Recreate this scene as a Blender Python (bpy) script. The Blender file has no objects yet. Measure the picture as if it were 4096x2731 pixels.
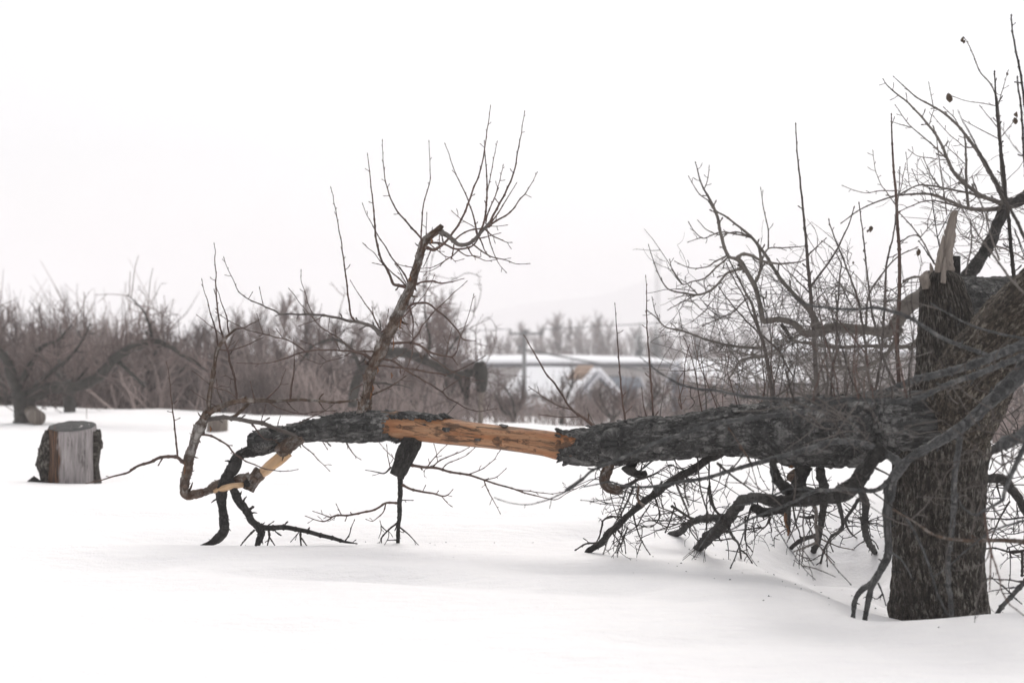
# A broken apple tree lying across a snowy orchard under a bright hazy winter sky.
HAZE, SKY, SUN, EXPO = .0017, .15, 1.1, .14
# ---------------------------------------------------------------- shapes of the trees, measured by zone (x,y,width)
ZONES = dict(
 a=(700,900,.38259), b=(600,1450,.5102), c=(1300,400,.44643), d=(1300,1050,.44643), e=(1400,1550,.44643),
 f=(2200,1500,.47824), g=(3000,1500,.66952), i=(2550,500,.70175), j=(3300,0,.5739), k=(0,1000,.63776),
 m=(1900,1100,.46769), n=(3400,1200,.51026), o=(3400,1900,.53008), q=(3696,300,.31898), r=(3796,1700,.5425),
 s=(2900,900,.47818), t=(3596,750,.44643), u=(2500,1800,.46769), v=(3000,1750,.31891), w=(1200,1000,.34014),
 x=(100,1600,.2551), D=(0,0,1.7415))

MAIN = '''
branch bark : b 900,670,95 820,680,95 700,730,95 640,820,95 590,920,90 565,1030,80 562,1130,75 575,1230,75 585,1310,75 540,1370,65 480,1410,50 400,1440,30
branch pale stub=1 : b 1260,520,118 1130,620,115 1040,690,110 1010,715,104
branch pale : b 870,845,104 830,890,108 800,930,108 765,990,100
branch pale : b 780,900,80 740,910,86 600,940,80 480,990,70 380,1030,70 300,1040,75 268,1000,75 280,900,75 300,770,80 340,640,75 390,520,80 430,420,70 460,370,56 462,310,42 480,170,38 510,0,32 ; a 435,1330,45 460,1270,40 530,1180,32 630,1085,24
- water_sprout twig : a 448,1260,20 430,1130 400,1010 370,930 340,790 310,710 283,582,5
- water_sprout twig : b 680,285,18 672,200 660,100 625,0 ; a 560,1340,24 520,1220 480,1100 455,960 435,780 425,600 430,530 415,350 423,280 411,207,6
- water_sprout twig : a 565,1130,18 550,1060 545,980 520,900 480,800 460,720 430,655,5
- twig twig : a 482,1140,10 410,1080 350,1040 290,990 240,950,6
- twig twig : a 625,1090,18 720,1070 800,1030 880,990,6
- twig twig : a 465,1300,18 560,1310 650,1290 760,1250 850,1205 905,1183,6
- twig twig : a 580,1350,12 610,1290 655,1212,4
- twig twig : a 545,1310,10 590,1200 612,1150,4
- water_sprout twig : b 215,735,16 205,620 190,480 175,350 160,220 150,100 130,5,5
- twig twig : b 280,790,32 250,770,28 210,740 130,735 60,750 0,780,22 ; k 860,1355 800,1395 720,1415 640,1440 550,1460,5
- twig twig : b 395,545,20 415,560 480,575 550,610 610,650 660,710 740,765 820,800 900,830 980,845 1070,850 1150,838,5
- twig twig : b 100,745,14 85,770 70,795,9
branch pale : b 440,400,58 540,350,46 620,320,42 700,300 840,295,34 1000,300,28 1150,290 1300,298,22 1450,310 1560,300,18 1680,275 1764,243,14 ; d 520,1140 620,1090 700,1030 780,980 850,910 885,840,5
- twig twig : b 690,290,10 620,230 520,200 460,165 400,115 340,70,5
- twig twig : b 570,330,8 540,250 525,200 522,145,4
- twig twig : b 530,195,6 560,185 610,190,4
- twig twig : b 815,290,12 805,220 790,160,5
- water_sprout twig : b 910,285,14 960,240 1010,190 1040,120 1060,65,5
- water_sprout twig : b 1100,285,18 1110,180 1125,100 1132,0 ; a 1245,1340 1242,1205,6
- twig twig : b 1070,305,9 1110,350 1150,380,5
- twig twig : b 1320,305,9 1350,350 1370,370,5
- twig twig : b 930,310,10 1000,350 1100,385 1200,400 1300,385 1450,375,6
- twig twig : b 560,360,9 480,320 400,270 330,220,4
- twig twig : b 560,110,6 600,105 645,130 660,130,9
branch grey : b 440,450,36 560,430,34 640,435,34 760,455,34 880,475 960,505 1040,535 1150,570,30 1300,600 1450,610,26 1560,610 1680,595 1764,580,20 ; e 330,420 450,400 560,370 680,350 780,310 850,250 900,210 960,140,4
- twig pale : b 640,440,30 700,390 780,310,28
- twig twig : b 800,475,12 860,560 910,600 980,605,5
- twig twig : b 1110,550,12 1180,470 1280,420 1380,370 1440,325,5
- twig twig : b 870,460,7 890,400 905,340,4
- twig twig : b 1000,510,9 1005,470 1018,430,5
- twig twig : b 1190,595,10 1195,645 1250,690 1310,750 1350,790 1400,840,5
- twig twig : b 1535,615,12 1570,680 1610,730 1642,752,5
- twig twig : b 1345,605,9 1385,668,6
- twig twig : b 1590,590,8 1640,520 1660,450,4
branch bark land=1 : b 600,900,62 640,960,64 680,1050,66 740,1150,62 800,1240,58 850,1290,62 870,1350,52 840,1440,42
- branch bark : b 850,1290,52 930,1295,44 1060,1290,39 1180,1310,36 1300,1340,34 1450,1380,30 1540,1405,20 1610,1416,8
- twig dark : b 820,1310,18 760,1370 700,1445,8
- twig dark : b 930,1310,20 935,1370 918,1440,10
- twig dark : b 935,1365,14 960,1400 988,1448,8
- twig dark : b 900,1320,14 880,1395,8
- twig dark : b 1180,1325,20 1180,1380 1185,1440,12
- twig dark : b 1180,1365,14 1230,1435,8
- twig dark : b 1165,1330,10 1110,1395,6
- twig dark : b 1530,1395,12 1565,1340 1580,1290 1600,1240,6
- twig dark : b 900,1290,12 930,1270 960,1250,7
- twig dark : b 760,1160,26 800,1135,18
branch pale : d 335,1360,122 340,1330,116 375,1180,100 400,1060,96 430,940,96 470,830,108 530,720,114 590,600,100 650,480,96 710,350,98 760,210,88 810,80,72 ; c 850,1400,74 880,1300,76 930,1240,70 980,1195,62 1025,1150,52 1048,1120,38
- branch grey : c 1020,1180,46 1050,1190,48 1100,1215,45 1150,1260,40 1200,1295,36 1280,1290,34 1340,1250,32 1385,1195,30 1430,1150,28 1470,1110,24
- water_sprout twig : c 1385,1190,24 1420,1110,20 1440,1000 1450,860,16 1450,700 1440,560 1432,450 1428,380,5
- water_sprout twig : c 1455,820,10 1480,700 1505,560 1525,460 1541,383,5
- water_sprout twig : c 1430,1080,14 1470,990 1520,870 1550,780 1575,680 1594,595,5
- water_sprout twig : c 1440,1110,12 1460,1010 1500,920 1530,850 1550,800,5
- water_sprout twig : c 1450,1140,24 1470,1110,22 1530,990,18 1590,880 1650,760 1695,640 1715,530 1735,420 1755,320 1770,220 1787,115,5
- water_sprout twig : c 1480,1110,14 1560,1000 1620,900 1670,820 1710,755,5
- water_sprout twig : c 1440,1140,22 1560,1070,16 1660,1005 1740,900 1800,830 1850,750 1897,657,5
- water_sprout twig : c 1365,1210,20 1330,1040,14 1290,930 1285,900 1230,780 1180,680 1140,580 1110,480 1078,400,5
- water_sprout twig : c 900,1320,30 930,1330,30 980,1340,28 1060,1290,22 1130,1210,20 1200,1110 1250,1010 1290,910 1330,790 1370,700 1400,600 1420,500 1440,370 1455,250 1470,170 1482,65,6
- water_sprout twig : c 895,1265,20 870,1245,18 790,1160 720,1080 650,1000 600,910 570,830 545,740 530,650 520,540 515,440 514,372,5
- water_sprout twig : c 862,1400,16 860,1250 868,1100 878,960 905,850 940,730 942,640 938,520 932,380,5
- twig twig : c 905,1240,10 908,1130 912,1025,4
- twig twig : c 910,1280,20 1010,1280 1080,1295 1150,1330 1220,1335 1290,1320 1340,1290 1380,1220,14
- twig twig : c 1160,1260,14 1220,1205 1290,1170 1400,1150 1460,1140,12
- twig twig : c 1340,1140,8 1290,1110 1230,1075 1190,1045 1145,1003,4
- twig twig : c 1460,1130,8 1540,1130 1620,1122,4
- twig twig : c 1380,1240,12 1470,1220 1560,1195,5
- twig twig : c 1435,1160,14 1490,1210 1560,1245 1620,1272 1660,1276,5
- twig twig : c 1450,1150,12 1480,1280 1520,1390 1560,1470 1615,1535,4
- twig twig : c 1375,1220,16 1410,1290 1430,1350 1470,1400,6
- twig twig : c 1320,1290,14 1400,1350 1480,1400 1560,1420 1640,1440 1720,1470 1822,1466,5
- twig twig : c 1270,1310,12 1320,1390 1380,1415 1440,1440 1530,1430,5
- twig twig : c 1170,1330,12 1260,1390 1330,1395 1378,1403,5
- twig twig : c 1220,1330,12 1120,1410 1040,1460 970,1495 870,1508,5
- twig twig : c 1070,1445,8 1000,1505 940,1530 870,1537,4
- twig twig : c 1155,1290,14 1145,1370 1135,1410,10
- twig twig : c 935,1285,10 1010,1350 1080,1400 1135,1415 1165,1440 1230,1428,5
- twig twig : c 1025,1210,10 1025,1280 1030,1350,5
- twig twig : c 950,1335,12 920,1420 890,1480,6
- water_sprout twig : d 740,225,34 660,205,28 610,190,26 580,110 545,40 515,0,22 ; c 480,1350 455,1230 445,1100 435,980 425,880 412,780 400,640 388,550 382,495,6
- water_sprout twig : d 755,200,18 720,120 680,60 640,10 ; c 590,1400 540,1310 490,1240 450,1170 420,1110 370,1020 340,940,5
- twig twig : d 725,205,14 660,140 600,90 550,40,8 ; c 500,1450 440,1370 390,1330 350,1292,5
- twig twig : c 515,1480,7 440,1462,5
- twig twig : d 730,195,10 690,120 660,60 ; c 635,1480,5
- twig twig : c 815,1505,10 720,1488 660,1475,4
- twig twig : w 1350,410,28 1420,380,22 1500,370 1570,365,22 1650,390 1740,380 1840,360 1910,340,6
- water_sprout twig : w 950,965,22 1050,910 1150,830 1240,760 1320,680 1400,600 1460,530 1520,430 1575,310,5
- branch twig : w 1230,700,40 1260,680,34 1320,640,28 1400,622 1480,620 1540,650,24 1600,700 1680,760 1750,830,20 1820,900 1870,970 1900,1030 1945,1055,15 2048,1065,7
- water_sprout twig : w 1600,700,14 1700,610 1800,510 1870,450 1950,378,5
- twig twig : w 1595,700,14 1520,790 1440,890 1390,980 1310,1080,18
- twig twig : w 1290,670,22 1320,780 1330,880 1325,1000 1330,1060 1325,1150 1310,1250 1270,1350 1220,1460,7
- branch twig : w 1070,1100,36 1100,1095,34 1200,1090,30 1290,1085 1400,1115,26 1480,1170 1560,1210 1650,1235 1720,1245 1790,1265,18 1840,1330,7
- water_sprout twig : w 1780,1265,16 1840,1200 1860,1110 1885,1030 1920,940 1960,830 2000,700 2040,535,5
- twig twig : w 1720,1245,12 1740,1120 1770,980 1815,845,5
- twig twig : w 1850,940,12 1910,915 1955,890,5
- twig twig : w 1470,1170,16 1540,1250 1620,1310 1700,1370 1790,1430 ; d 1230,1020 1320,1045 1410,1057,5
- branch twig : w 930,1360,26 990,1360,24 1100,1375 1250,1390 1400,1415 1530,1440 1650,1450 ; d 1080,1003,14 1150,980 1250,940 1340,890 1427,842,5
- branch twig : w 980,1280,28 1080,1300 1150,1340 1200,1375 1260,1420 ; d 790,1000,16 870,1050 960,1100 1050,1160 1100,1210 1180,1255 1260,1300 1350,1330 1440,1325 1525,1310,6
- twig twig : d 1050,1155,10 1130,1090 1180,1060 1240,1020,5
- twig grey : d 420,1070,26 520,1080,20 620,1095 690,1100 750,1118,6
- twig twig : d 360,1090,14 330,1090 280,1120 250,1140 230,1175,5
- twig twig : w 1070,1295,14 1170,1240 1240,1200 1315,1140,6
- twig twig : w 1330,1130,10 1380,1190 1425,1245,5
- twig twig : w 1325,1035,10 1230,965 1155,945,4
- twig twig : w 1318,1000,10 1260,900 1220,800,4
- branch grey : w 960,1000,66 940,980,60 880,920,50 810,880,40 680,845,34 560,830 440,795 320,775 200,760 100,755 0,757,20 ; a 1200,930 1100,930,18 1050,900 960,860 870,820 780,780 720,745 650,670 600,550 550,460 514,352,5
- water_sprout twig : w 655,840,26 600,770,22 580,640 560,500 545,350 530,250 515,120 495,0 ; c 150,1290 130,1190 115,1100 95,980 80,920 70,850 55,795,5
- twig twig : w 935,920,20 880,810 850,740 780,650 700,530 640,440 600,370,5
- twig grey : w 940,970,26 945,900 940,845,14
- twig twig : w 985,950,10 1010,870 1040,710,4
- twig twig : w 868,770,8 850,685,5
- twig twig : w 260,775,12 170,830 80,860 0,887,6
- water_sprout twig : a 1440,930,10 1390,820 1360,700 1320,590 1318,485,5
- twig twig : a 925,845,9 900,740 885,665,5
- twig twig : a 765,775,8 803,712,5
- branch twig : w 870,1290,56 840,1280,50 770,1240,38 700,1210,28 600,1190 470,1180,20 300,1175 150,1180 60,1195 ; a 1280,1345,16 1180,1385 1080,1415 980,1440 840,1448 740,1443 665,1440,5
- branch twig : w 920,1190,26 760,1190 640,1180,18 560,1120 450,1030 350,970 250,910 170,820 100,740 0,627 ; a 1260,750 1200,675,5
- twig twig : a 1365,1325,14 1250,1240 1150,1195 1050,1170 920,1135 820,1115 720,1080 600,1020 500,960 440,920,6
- twig twig : a 920,1135,8 890,1050 860,945,4
- twig twig : a 1130,1190,8 1065,1095,4
- twig twig : w 470,1178,12 420,1080 370,1000,8
- twig twig : w 600,1200,12 520,1250 430,1280 320,1310 230,1335 150,1310 60,1270 0,1230,4
- twig twig : w 320,1305,7 230,1230,5
- twig twig : w 250,1172,8 130,1110 25,1070,5
- twig dark : w 775,1240,16 750,1300 700,1335,8
- twig twig : w 330,945,7 345,820,4
- twig twig : w 425,1010,8 420,955,5
branch bark stub=1 : e 570,440,180 560,480,180 490,600,172 440,700,150 405,790,128
- branch bark land=1 : e 440,760,58 445,790,50 450,900,45 445,1050,42 440,1180,38 430,1300,36 430,1400,34
- branch twig : e 530,690,28 650,710,24 780,720 900,755 1060,780 1200,825 1320,865 1450,900 1560,940 1680,970 1760,990 1850,1000,7 1950,940 2085,875,4
- twig twig : e 1500,912,10 1600,925 1740,945 1850,945 1990,910,5
- twig twig : e 695,708,12 760,620 860,520,6
- twig twig : e 735,715,14 800,655 900,610 990,575 1055,540,6
- twig twig : e 825,728,10 880,675 970,640 1050,600 1110,545,5
- twig twig : e 785,665,8 775,590 755,515,5
- twig twig : e 1050,778,10 1170,735 1250,680 1300,630 1340,570,4
- twig twig : e 1200,825,10 1300,805 1350,770 1390,732,4
- twig twig : e 1200,825,12 1240,930 1280,1000 1310,1060 1342,1117,4
- twig twig : e 445,860,28 470,870,24 540,905 640,930 740,945 830,970,14 880,955 912,922,5
- twig twig : e 820,970,8 870,1030 903,1056,4
- twig twig : e 650,930,8 672,885,5
- branch twig : e 440,1035,20 330,1030,20 260,1070 180,1105 90,1120 0,1140 ; b 1450,1200,14 1390,1235 1340,1242 1230,1205,6
- twig twig : b 1420,1210,8 1290,1168,5
- twig twig : b 1500,1192,9 1465,1118,5
- twig twig : e 320,1040,14 300,1110 250,1160 200,1195 155,1182,5
- twig dark : e 435,1200,18 350,1270 285,1340 283,1400,10
- twig dark : e 330,1285,10 285,1245 272,1205,6
- twig dark : e 345,1260,8 345,1340 312,1400,6
- twig dark : e 278,1340,7 267,1400,6
- twig dark : e 440,1245,16 510,1300 560,1350 615,1410,6
- twig dark : e 450,1005,10 550,1008,7
- twig dark : e 430,1365,12 350,1365,8
- twig dark : e 370,710,18 310,765 240,755 155,740,5
- twig twig : e 360,730,10 340,610 330,525,5
- twig twig : e 410,650,7 320,560 235,458,4
water_sprout twig : m 1040,1310,32 930,1220,26 830,1150,20 760,1050 690,940 600,830 540,720 480,620 450,560 425,525,7
- twig twig : m 835,1155,10 700,1110 600,1050 540,1010 472,962,5
- twig twig : m 910,1208,10 760,1215 650,1205 558,1193,5
- twig grey : m 1045,1310,9 990,1220 962,1150,6
water_sprout twig : m 1290,1280,20 1265,1100 1250,970 1240,850 1225,650 1215,500 1205,380 1197,255,6
- twig twig : m 1285,1180,10 1332,1135,5
water_sprout twig : m 1525,1250,20 1515,1050 1500,850 1490,700 1478,550 1470,400 1468,250 1468,130 1460,18,6
water_sprout twig : m 1470,1225,12 1440,1100 1427,975,5
water_sprout grey : m 1578,1225,10 1600,1080 1615,960,5
water_sprout twig : m 1948,1205,14 1915,1030 1890,860 1850,700 1797,552,5
water_sprout grey : m 1980,1195,14 1970,950 1950,800 1922,620,5
water_sprout twig : m 2118,1180,8 2120,1020,5
water_sprout twig : m 2112,1160,8 2050,1040,5
water_sprout grey : s 772,1430,42 760,1200,38 745,950,34 725,700,32 710,500,30 690,300 680,150 665,0,20 ; i 940,440 925,300 910,150 902,0,6
- twig grey : s 715,520,20 780,430 870,310 950,180 1000,70 1035,0 ; i 1233,475,6
- twig grey : s 688,258,14 760,190 838,118,6
- twig grey : s 708,480,12 640,420 592,380,6
- twig grey : s 715,570,12 620,480 570,425 500,365 443,295,6
- twig grey : s 725,665,10 790,600 852,530,5
water_sprout grey : s 415,1520,34 385,1330 355,1150 325,1000 290,900 265,810,24 225,660 180,580 120,460 60,340 15,250,8
- twig grey : s 270,860,16 235,770 200,700 160,600 90,480 15,330,9
- twig grey : s 480,1090,18 400,1000 320,935 250,870 150,770 80,690 0,590 ; i 468,928,6
water_sprout grey : s 850,1430,20 860,1250 840,1050 820,900 795,750 770,600 745,455,6
water_sprout grey : s 1225,1420,24 1190,1200 1175,1000 1150,830 1120,660 1090,550 1040,420 980,260 930,140 880,0 ; i 1092,545,6
water_sprout grey : s 1430,1350,24 1330,1130 1280,930 1240,780 1215,640 1200,500 1180,320 1160,120 1145,0 ; i 1263,450,6
water_sprout twig : s 1455,1330,34 1440,1000 1455,700 1460,500 1460,300 1455,150 ; j 505,1568,22 495,1350 480,1200 470,1030 465,900 463,803,7
- twig grey : s 1250,1420,24 1300,1150 1320,900 1335,650 1350,340 1380,200 1410,80 ; j 500,1450 515,1350 522,1175,6
- twig dark : s 1455,150,10 1535,98,6
- twig dark : s 1462,530,10 1520,480,6
- twig dark : s 1452,590,8 1400,545,5
- twig dark : s 1340,650,10 1440,600 1520,545,5
water_sprout twig : s 1180,1080,14 1080,950 980,830 900,720 820,600,6
water_sprout twig : s 300,1510,12 340,1330 375,1100,5
water_sprout grey : s 400,1360,12 450,1170 465,1050 510,900,6
water_sprout grey : s 575,1275,12 600,1100 610,850,5
water_sprout grey : s 430,1430,14 520,1370 570,1280 530,1200 480,1100,14
water_sprout grey : s 180,1420,10 100,1330 35,1285,6
water_sprout grey : s 1000,1400,10 1010,1240 1050,1050,5
water_sprout grey : s 1065,1400,14 1065,1150,10
water_sprout grey : s 1290,1380,10 1340,1150 1390,950,6
water_sprout dark : t 365,540,11 345,440 320,280 295,100 270,0,7 ; j 726,1307,4
- twig dark : t 345,445,8 420,300 475,190,6
water_sprout dark : t 330,700,12 250,580 185,490,7
water_sprout dark d=6.35,6.2 : t 1030,800,36 1000,500,34 985,300,32 960,100,28 ; j 1245,1200,26 1225,1050 1210,900 1195,750 1188,620 1182,507,9
water_sprout dark d=5.6,5.5 : j 1425,1200,24 1400,800,20 1387,700,18 1365,520 1340,400 1320,300 1305,200 1299,115,10
water_sprout dark d=5.7,5.6 : j 1400,1250,18 1385,1050,17 1375,850 1360,690 1345,600 1341,545,9
water_sprout dark d=5.3,5.1 : t 1160,520,34 1120,440,32 1050,290 970,150 880,0,26 ; q 950,1420 860,1270 780,1100 700,980 600,780 530,650 480,570 435,465,8
water_sprout grey d=5.2,4.9 : t 1160,980,26 1120,940,24 1000,820 900,680 840,600 760,490 650,330 560,180 450,0 ; q 250,1310 200,1200 122,1077,6
water_sprout grey d=5.2,5.0 : q 1300,1080,14 1254,1030,12 1150,920 1060,790 960,645,6
water_sprout grey d=5.4,5.2 : t 900,650,16 820,420,14 780,250 720,100 690,0,8 ; q 650,1420 605,1295,5
water_sprout dark d=5.8,5.7 : t 1150,640,10 1120,570 1080,480 1040,380,6
water_sprout dark d=5.8,5.7 : t 1150,700,10 1100,560 1060,450 1040,400,5
branch fore d=5.3,5.0 : n 1560,285,88 1420,330,80 1300,370,75 1150,430,70 1000,490 850,540,62 650,590 500,625 350,690,50 200,730 0,770,40 ; f 2091,310,42 1800,345 1500,385,36 1300,430 1100,495 900,560 700,650,28 500,735 350,800 250,890 130,960,18 ; e 2100,800,16 2000,890 1850,970 1720,1020 1600,1045 1450,1035 1310,990,6
- twig fore : f 1300,425,26 1100,540 950,650 850,720 750,800,14
branch fore d=5.1,4.8 : n 1560,380,60 1364,440,52 1200,500 1000,580 850,630 700,690 560,760 420,790 200,785,36 0,775,32 ; g 300,145,20 0,130,18 ; f 1400,130,22 1250,118 1100,80 950,0,16 ; m 1520,790 1425,710,7
branch fore d=5.2,4.6 : n 1100,440,36 950,385,34 850,350 700,285 600,220 450,130 300,80,30 ; s 1250,690,26 1100,705 950,700 800,685 700,670 640,640 560,590 480,530 400,440 300,350 240,280,6
branch fore d=5.2,4.9 : n 1450,310,24 1364,300,22 1200,270 1000,215 850,150 640,30,12
branch fore d=5.3,5.62 : n 1560,345,165 1400,505,148 1250,655,128 1100,795,104 950,930,90 800,1050,88 650,1130,78 500,1220,72 400,1310,76 330,1420,84 310,1560,76 ; g 830,650,56 822,780,52 820,900,48 825,1060,46 790,1150,44 740,1240,40 710,1310,34 690,1440,32 682,1500,30
- branch fore : g 745,1235,40 670,1280,34 630,1340,30 615,1440,28 612,1500,26
- twig fore : g 765,1240,12 795,1310 810,1365,7
- twig fore : g 790,1305,8 760,1335 740,1330,5
- branch fore : n 420,1300,78 280,1200,62 150,1140,55 0,1110,50 ; g 480,400,38 380,430 250,470 100,510 0,535,26 ; f 1500,800,32 1300,860 1100,890 900,925,24 750,935 600,920 500,890 400,910 300,930,8
- twig pale : f 1680,740,18 1660,700,16 1600,600 1500,450,9
- twig fore : f 880,960,60 900,950,40 930,900,18
- branch fore : g 830,630,36 770,680,28 700,690 600,680 500,685 380,695,20 250,760 100,820 0,860,13 ; f 1500,1300,12
- twig fore : g 400,694,14 250,680 130,720 0,765,10 ; f 1540,1090,8
- twig fore : u 1250,90,14 1265,300 1255,480 1260,550 1300,660 1370,790 1450,900 1530,1010 1617,1095,6
- twig fore : u 1110,380,13 1060,560 1020,700 960,870 907,995,10
- twig fore : u 900,450,10 780,620 700,740 640,830 600,905,7
- twig fore : u 1480,420,10 1560,620 1620,740 1700,860 1800,1000 1925,1140,8
- twig wood : n 630,1150,40 590,1090,32 560,1045,26
branch fore d=5.0,5.6 : n 880,960,46 870,1030,45 845,1200 820,1400 810,1568,46 ; o 790,150,46 780,300 760,500,42 740,620 745,800 765,1000 780,1150,38
- twig fore : o 765,580,16 725,580 620,530 520,470,11
- twig fore : o 760,560,10 690,600 640,660 540,710 450,730 330,725,8
branch pale d=5.1,4.8 : o 1400,505,38 1300,500,36 1150,490 1000,490 850,490,24 700,470 600,430 500,360 400,300 330,260,10
branch fore d=5.0,4.8 : o 1400,310,18 1313,340,16 1150,390 1040,440 960,500 850,590 740,690 640,760,10
branch fore d=4.9,4.7 : r 640,0,42 600,60,40 540,190,38 470,340,34 410,490,28 395,550 330,590 265,625,20 190,660 110,610 80,560,12
- twig twig : r 262,640,18 265,680,16 290,820 310,920 340,1020 370,1120 390,1220 450,1320 553,1400,8
- twig twig : r 310,930,14 305,1080 300,1200,8
branch fore d=5.0,4.8 : o 400,280,22 420,310,20 490,430 560,580 610,720 650,860 700,980 740,1050,14
branch fore d=5.2,5.0 : o 290,560,22 310,580,20 400,650 470,780,8
branch fore d=5.4,5.75 : r 640,1060,38 553,1160,36 460,1260,34 390,1340 330,1430 285,1510,32
- twig dark : r 470,1250,14 400,1190 310,1120,7
- twig dark : r 465,1255,12 530,1310,7
- twig dark : r 560,1145,16 510,1150 440,1140 280,1130,8
- twig dark : r 480,1190,8 350,1215 220,1240,5
branch fore d=5.2,5.0 : r 660,0,100 620,20,95 500,90,95 380,150,82
branch bark d=6.5,6.9 : r 200,370,70 280,385,66 380,400,70 450,450,66 510,540,60 560,630,54 620,760,50
- twig dark : r 450,560,14 400,640 350,740 310,840,9
- twig dark : r 350,420,14 370,500 380,550,7
branch bark d=6.5,7.0 : r 200,270,72 280,210,66 340,170,56 420,120,50 560,60,44
- twig dark : r 300,330,8 340,240 420,210 520,150,5
- twig dark : r 280,400,9 380,310 490,240,6
- twig dark : r 380,130,7 390,250 400,380,5
- twig dark : r 490,120,8 460,280 430,390,5
branch dark d=6.2,6.5 : r 600,900,24 560,920,22 470,940,16 400,920 330,905 250,912,10
- branch dark : r 540,928,24 542,1000 540,1100,20
- twig dark : r 425,930,10 440,900 460,965,6
branch dark d=6.0,6.3 : r 600,670,14 470,690 380,690 270,685,10
branch dark d=6.0,6.3 : r 600,770,10 480,800 400,790 370,760,5
branch bark land=1 : u 820,20,72 790,40,70 700,80,70 600,150,70 480,220,66 380,280 280,350,62 150,450 0,580,56 ; f 520,1300,60 440,1390 350,1450 310,1490,50
- twig dark : f 700,930,20 650,1050 600,1150 550,1230 500,1330 450,1480,10
- twig dark : f 640,950,16 600,1080 555,1220,8
- twig pale : f 740,920,20 735,1040 775,1085,20
- twig dark : f 890,1040,14 910,1120 910,1200 870,1250 760,1265,6
- twig dark : f 440,1220,18 420,1330 385,1400,10
- twig dark : f 430,1225,14 500,1180 610,1190,14
- twig dark : f 520,1310,14 580,1400 600,1460,8
- twig dark : f 560,1280,14 620,1380 632,1475,8
- twig dark : f 650,1270,14 600,1400 570,1470,8
- twig dark : f 700,1170,16 720,1260,14 770,1390 832,1490,8
- twig dark : f 768,1390,10 735,1480,7
- twig dark : f 420,1400,18 300,1410 222,1455,12
- twig dark : f 830,1090,12 770,1180 725,1260 640,1320 540,1400,8
- twig dark : f 600,1090,9 480,1080 350,1060,6
- twig dark : f 640,1010,9 400,1050 270,1045,6
- twig dark : u 540,180,12 450,150 380,130 250,200 100,260 0,300,8
branch pale : f 505,700,110 480,790,96 462,860,92 475,925,88 540,960,80 610,962,60
- branch dark : f 600,940,40 680,905,34 740,870,22 790,850,10
- branch bark : f 660,760,150 690,800,90 760,830,62 810,815,44
branch dark : u 720,30,14 720,250 740,400 770,500 815,560,20
- twig dark : u 722,280,10 700,420 700,690,10
branch grey : u 620,40,14 630,200 650,350 690,480 715,560,14
branch dark : u 440,290,22 480,390,22 520,480 550,570 600,680 625,770,8
- twig dark : u 510,270,16 515,380 540,460,14
- twig dark : u 520,290,9 600,340 700,360 800,340 860,310,6
- twig dark : u 280,350,10 260,430 300,530 280,610 210,660 130,640,7
branch dark : u 1010,30,14 960,110 900,180 860,290,9
- twig dark : u 930,130,9 860,130 800,110,6
branch dark : u 790,110,26 880,190,20 960,250 1090,345,12
- twig dark : u 1010,290,12 1040,250 1060,200,6
branch dark : u 1055,40,9 1090,160 1140,340,6
branch dark : u 1105,50,8 1160,220 1225,330,5
branch dark : u 1335,110,10 1370,240 1395,330,8
branch bark : u 1260,60,72 1280,180,78 1330,300,95 1420,360,112 1560,360,112 1660,390,95
- branch pale : v 660,430,90 600,440,120 540,480,120 500,540,80
branch bark : v 700,330,230 660,420,190 620,540,180 590,660,190 560,780,180 550,830,120
branch bark : v 1680,120,190 1600,210,190 1520,330,180 1400,470,190 1300,580,215 1150,690,215 1000,750,190 850,750,190 700,770,170 500,790,150 250,790,130 100,740,100
- stripped_wood wood : v 915,750,70 960,745,110 1040,720,125 1130,725,120 1180,760,80
- stripped_wood wood : v 480,360,44 560,345,64 640,345,64 740,350,40
branch bark land=1 : u 1420,440,96 1250,420,86 1100,400,84 1000,440,92 930,520,92 850,620,96 770,700,100 680,780,92 610,850,60
- stripped_wood wood : u 1250,425,50 1340,415,60 1400,420,50
- branch bark land=1 : u 860,570,60 800,575,62 700,580,60 600,600,58 520,650,58 470,700,60 380,720,44
- twig dark : u 590,600,22 500,540 410,485,22
- twig dark : u 420,500,14 380,620 350,690,12
- twig dark : u 560,610,9 440,630 310,625,6
- twig dark land=1 : u 870,640,28 930,750 970,800 995,935,16
- twig dark : u 985,850,16 1040,890 1080,950,12
- twig dark : u 980,870,10 880,855,7
- twig dark : u 1030,560,14 1030,770 1085,858,9
- twig dark : u 920,755,12 760,770 690,740,10
branch bark : u 1080,480,62 1180,520,84 1280,520,70 1400,500,50
- twig dark : u 1250,570,16 1220,630 1180,665 1145,650,8
branch bark land=1 : v 1380,640,96 1400,690,92 1450,830,95 1440,1000,80 1450,1200,80 1500,1330,75 1580,1450,62
- twig dark land=1 : v 1440,1290,18 1370,1330 1300,1400,10
- twig dark : v 1380,780,14 1390,1050 1420,1150 1530,1230,10
- twig dark : v 1470,1240,16 1560,1300 1600,1370,12
- twig dark : v 1480,1020,12 1510,1200,8
- twig dark : v 1410,1110,12 1370,1000 1290,930 1190,840,12
branch bark land=1 : v 870,400,110 900,500,115 930,640,110 930,780,95 910,950,85 880,1130,75 850,1300,70 790,1450,75
- twig dark : v 945,900,14 940,1050 970,1150 1000,1190,9
- twig dark : v 880,1190,18 960,1240 1010,1350 1035,1410,14
- branch bark land=1 : v 850,1220,50 810,1230,52 650,1280,55 550,1350,55 490,1420,50
- twig dark : v 880,995,44 800,990,42 720,1000,40 640,990,20
branch bark land=1 : v 1080,740,80 1100,790,70 1140,920,55 1165,1080,45 1130,1170,40 1030,1230,38 980,1310,32 920,1440,28 885,1590,26
- twig dark : v 960,1380,16 970,1590,13
- twig dark land=1 : v 960,1460,14 1070,1570,9
- twig dark : v 910,1460,13 780,1530,9
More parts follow.
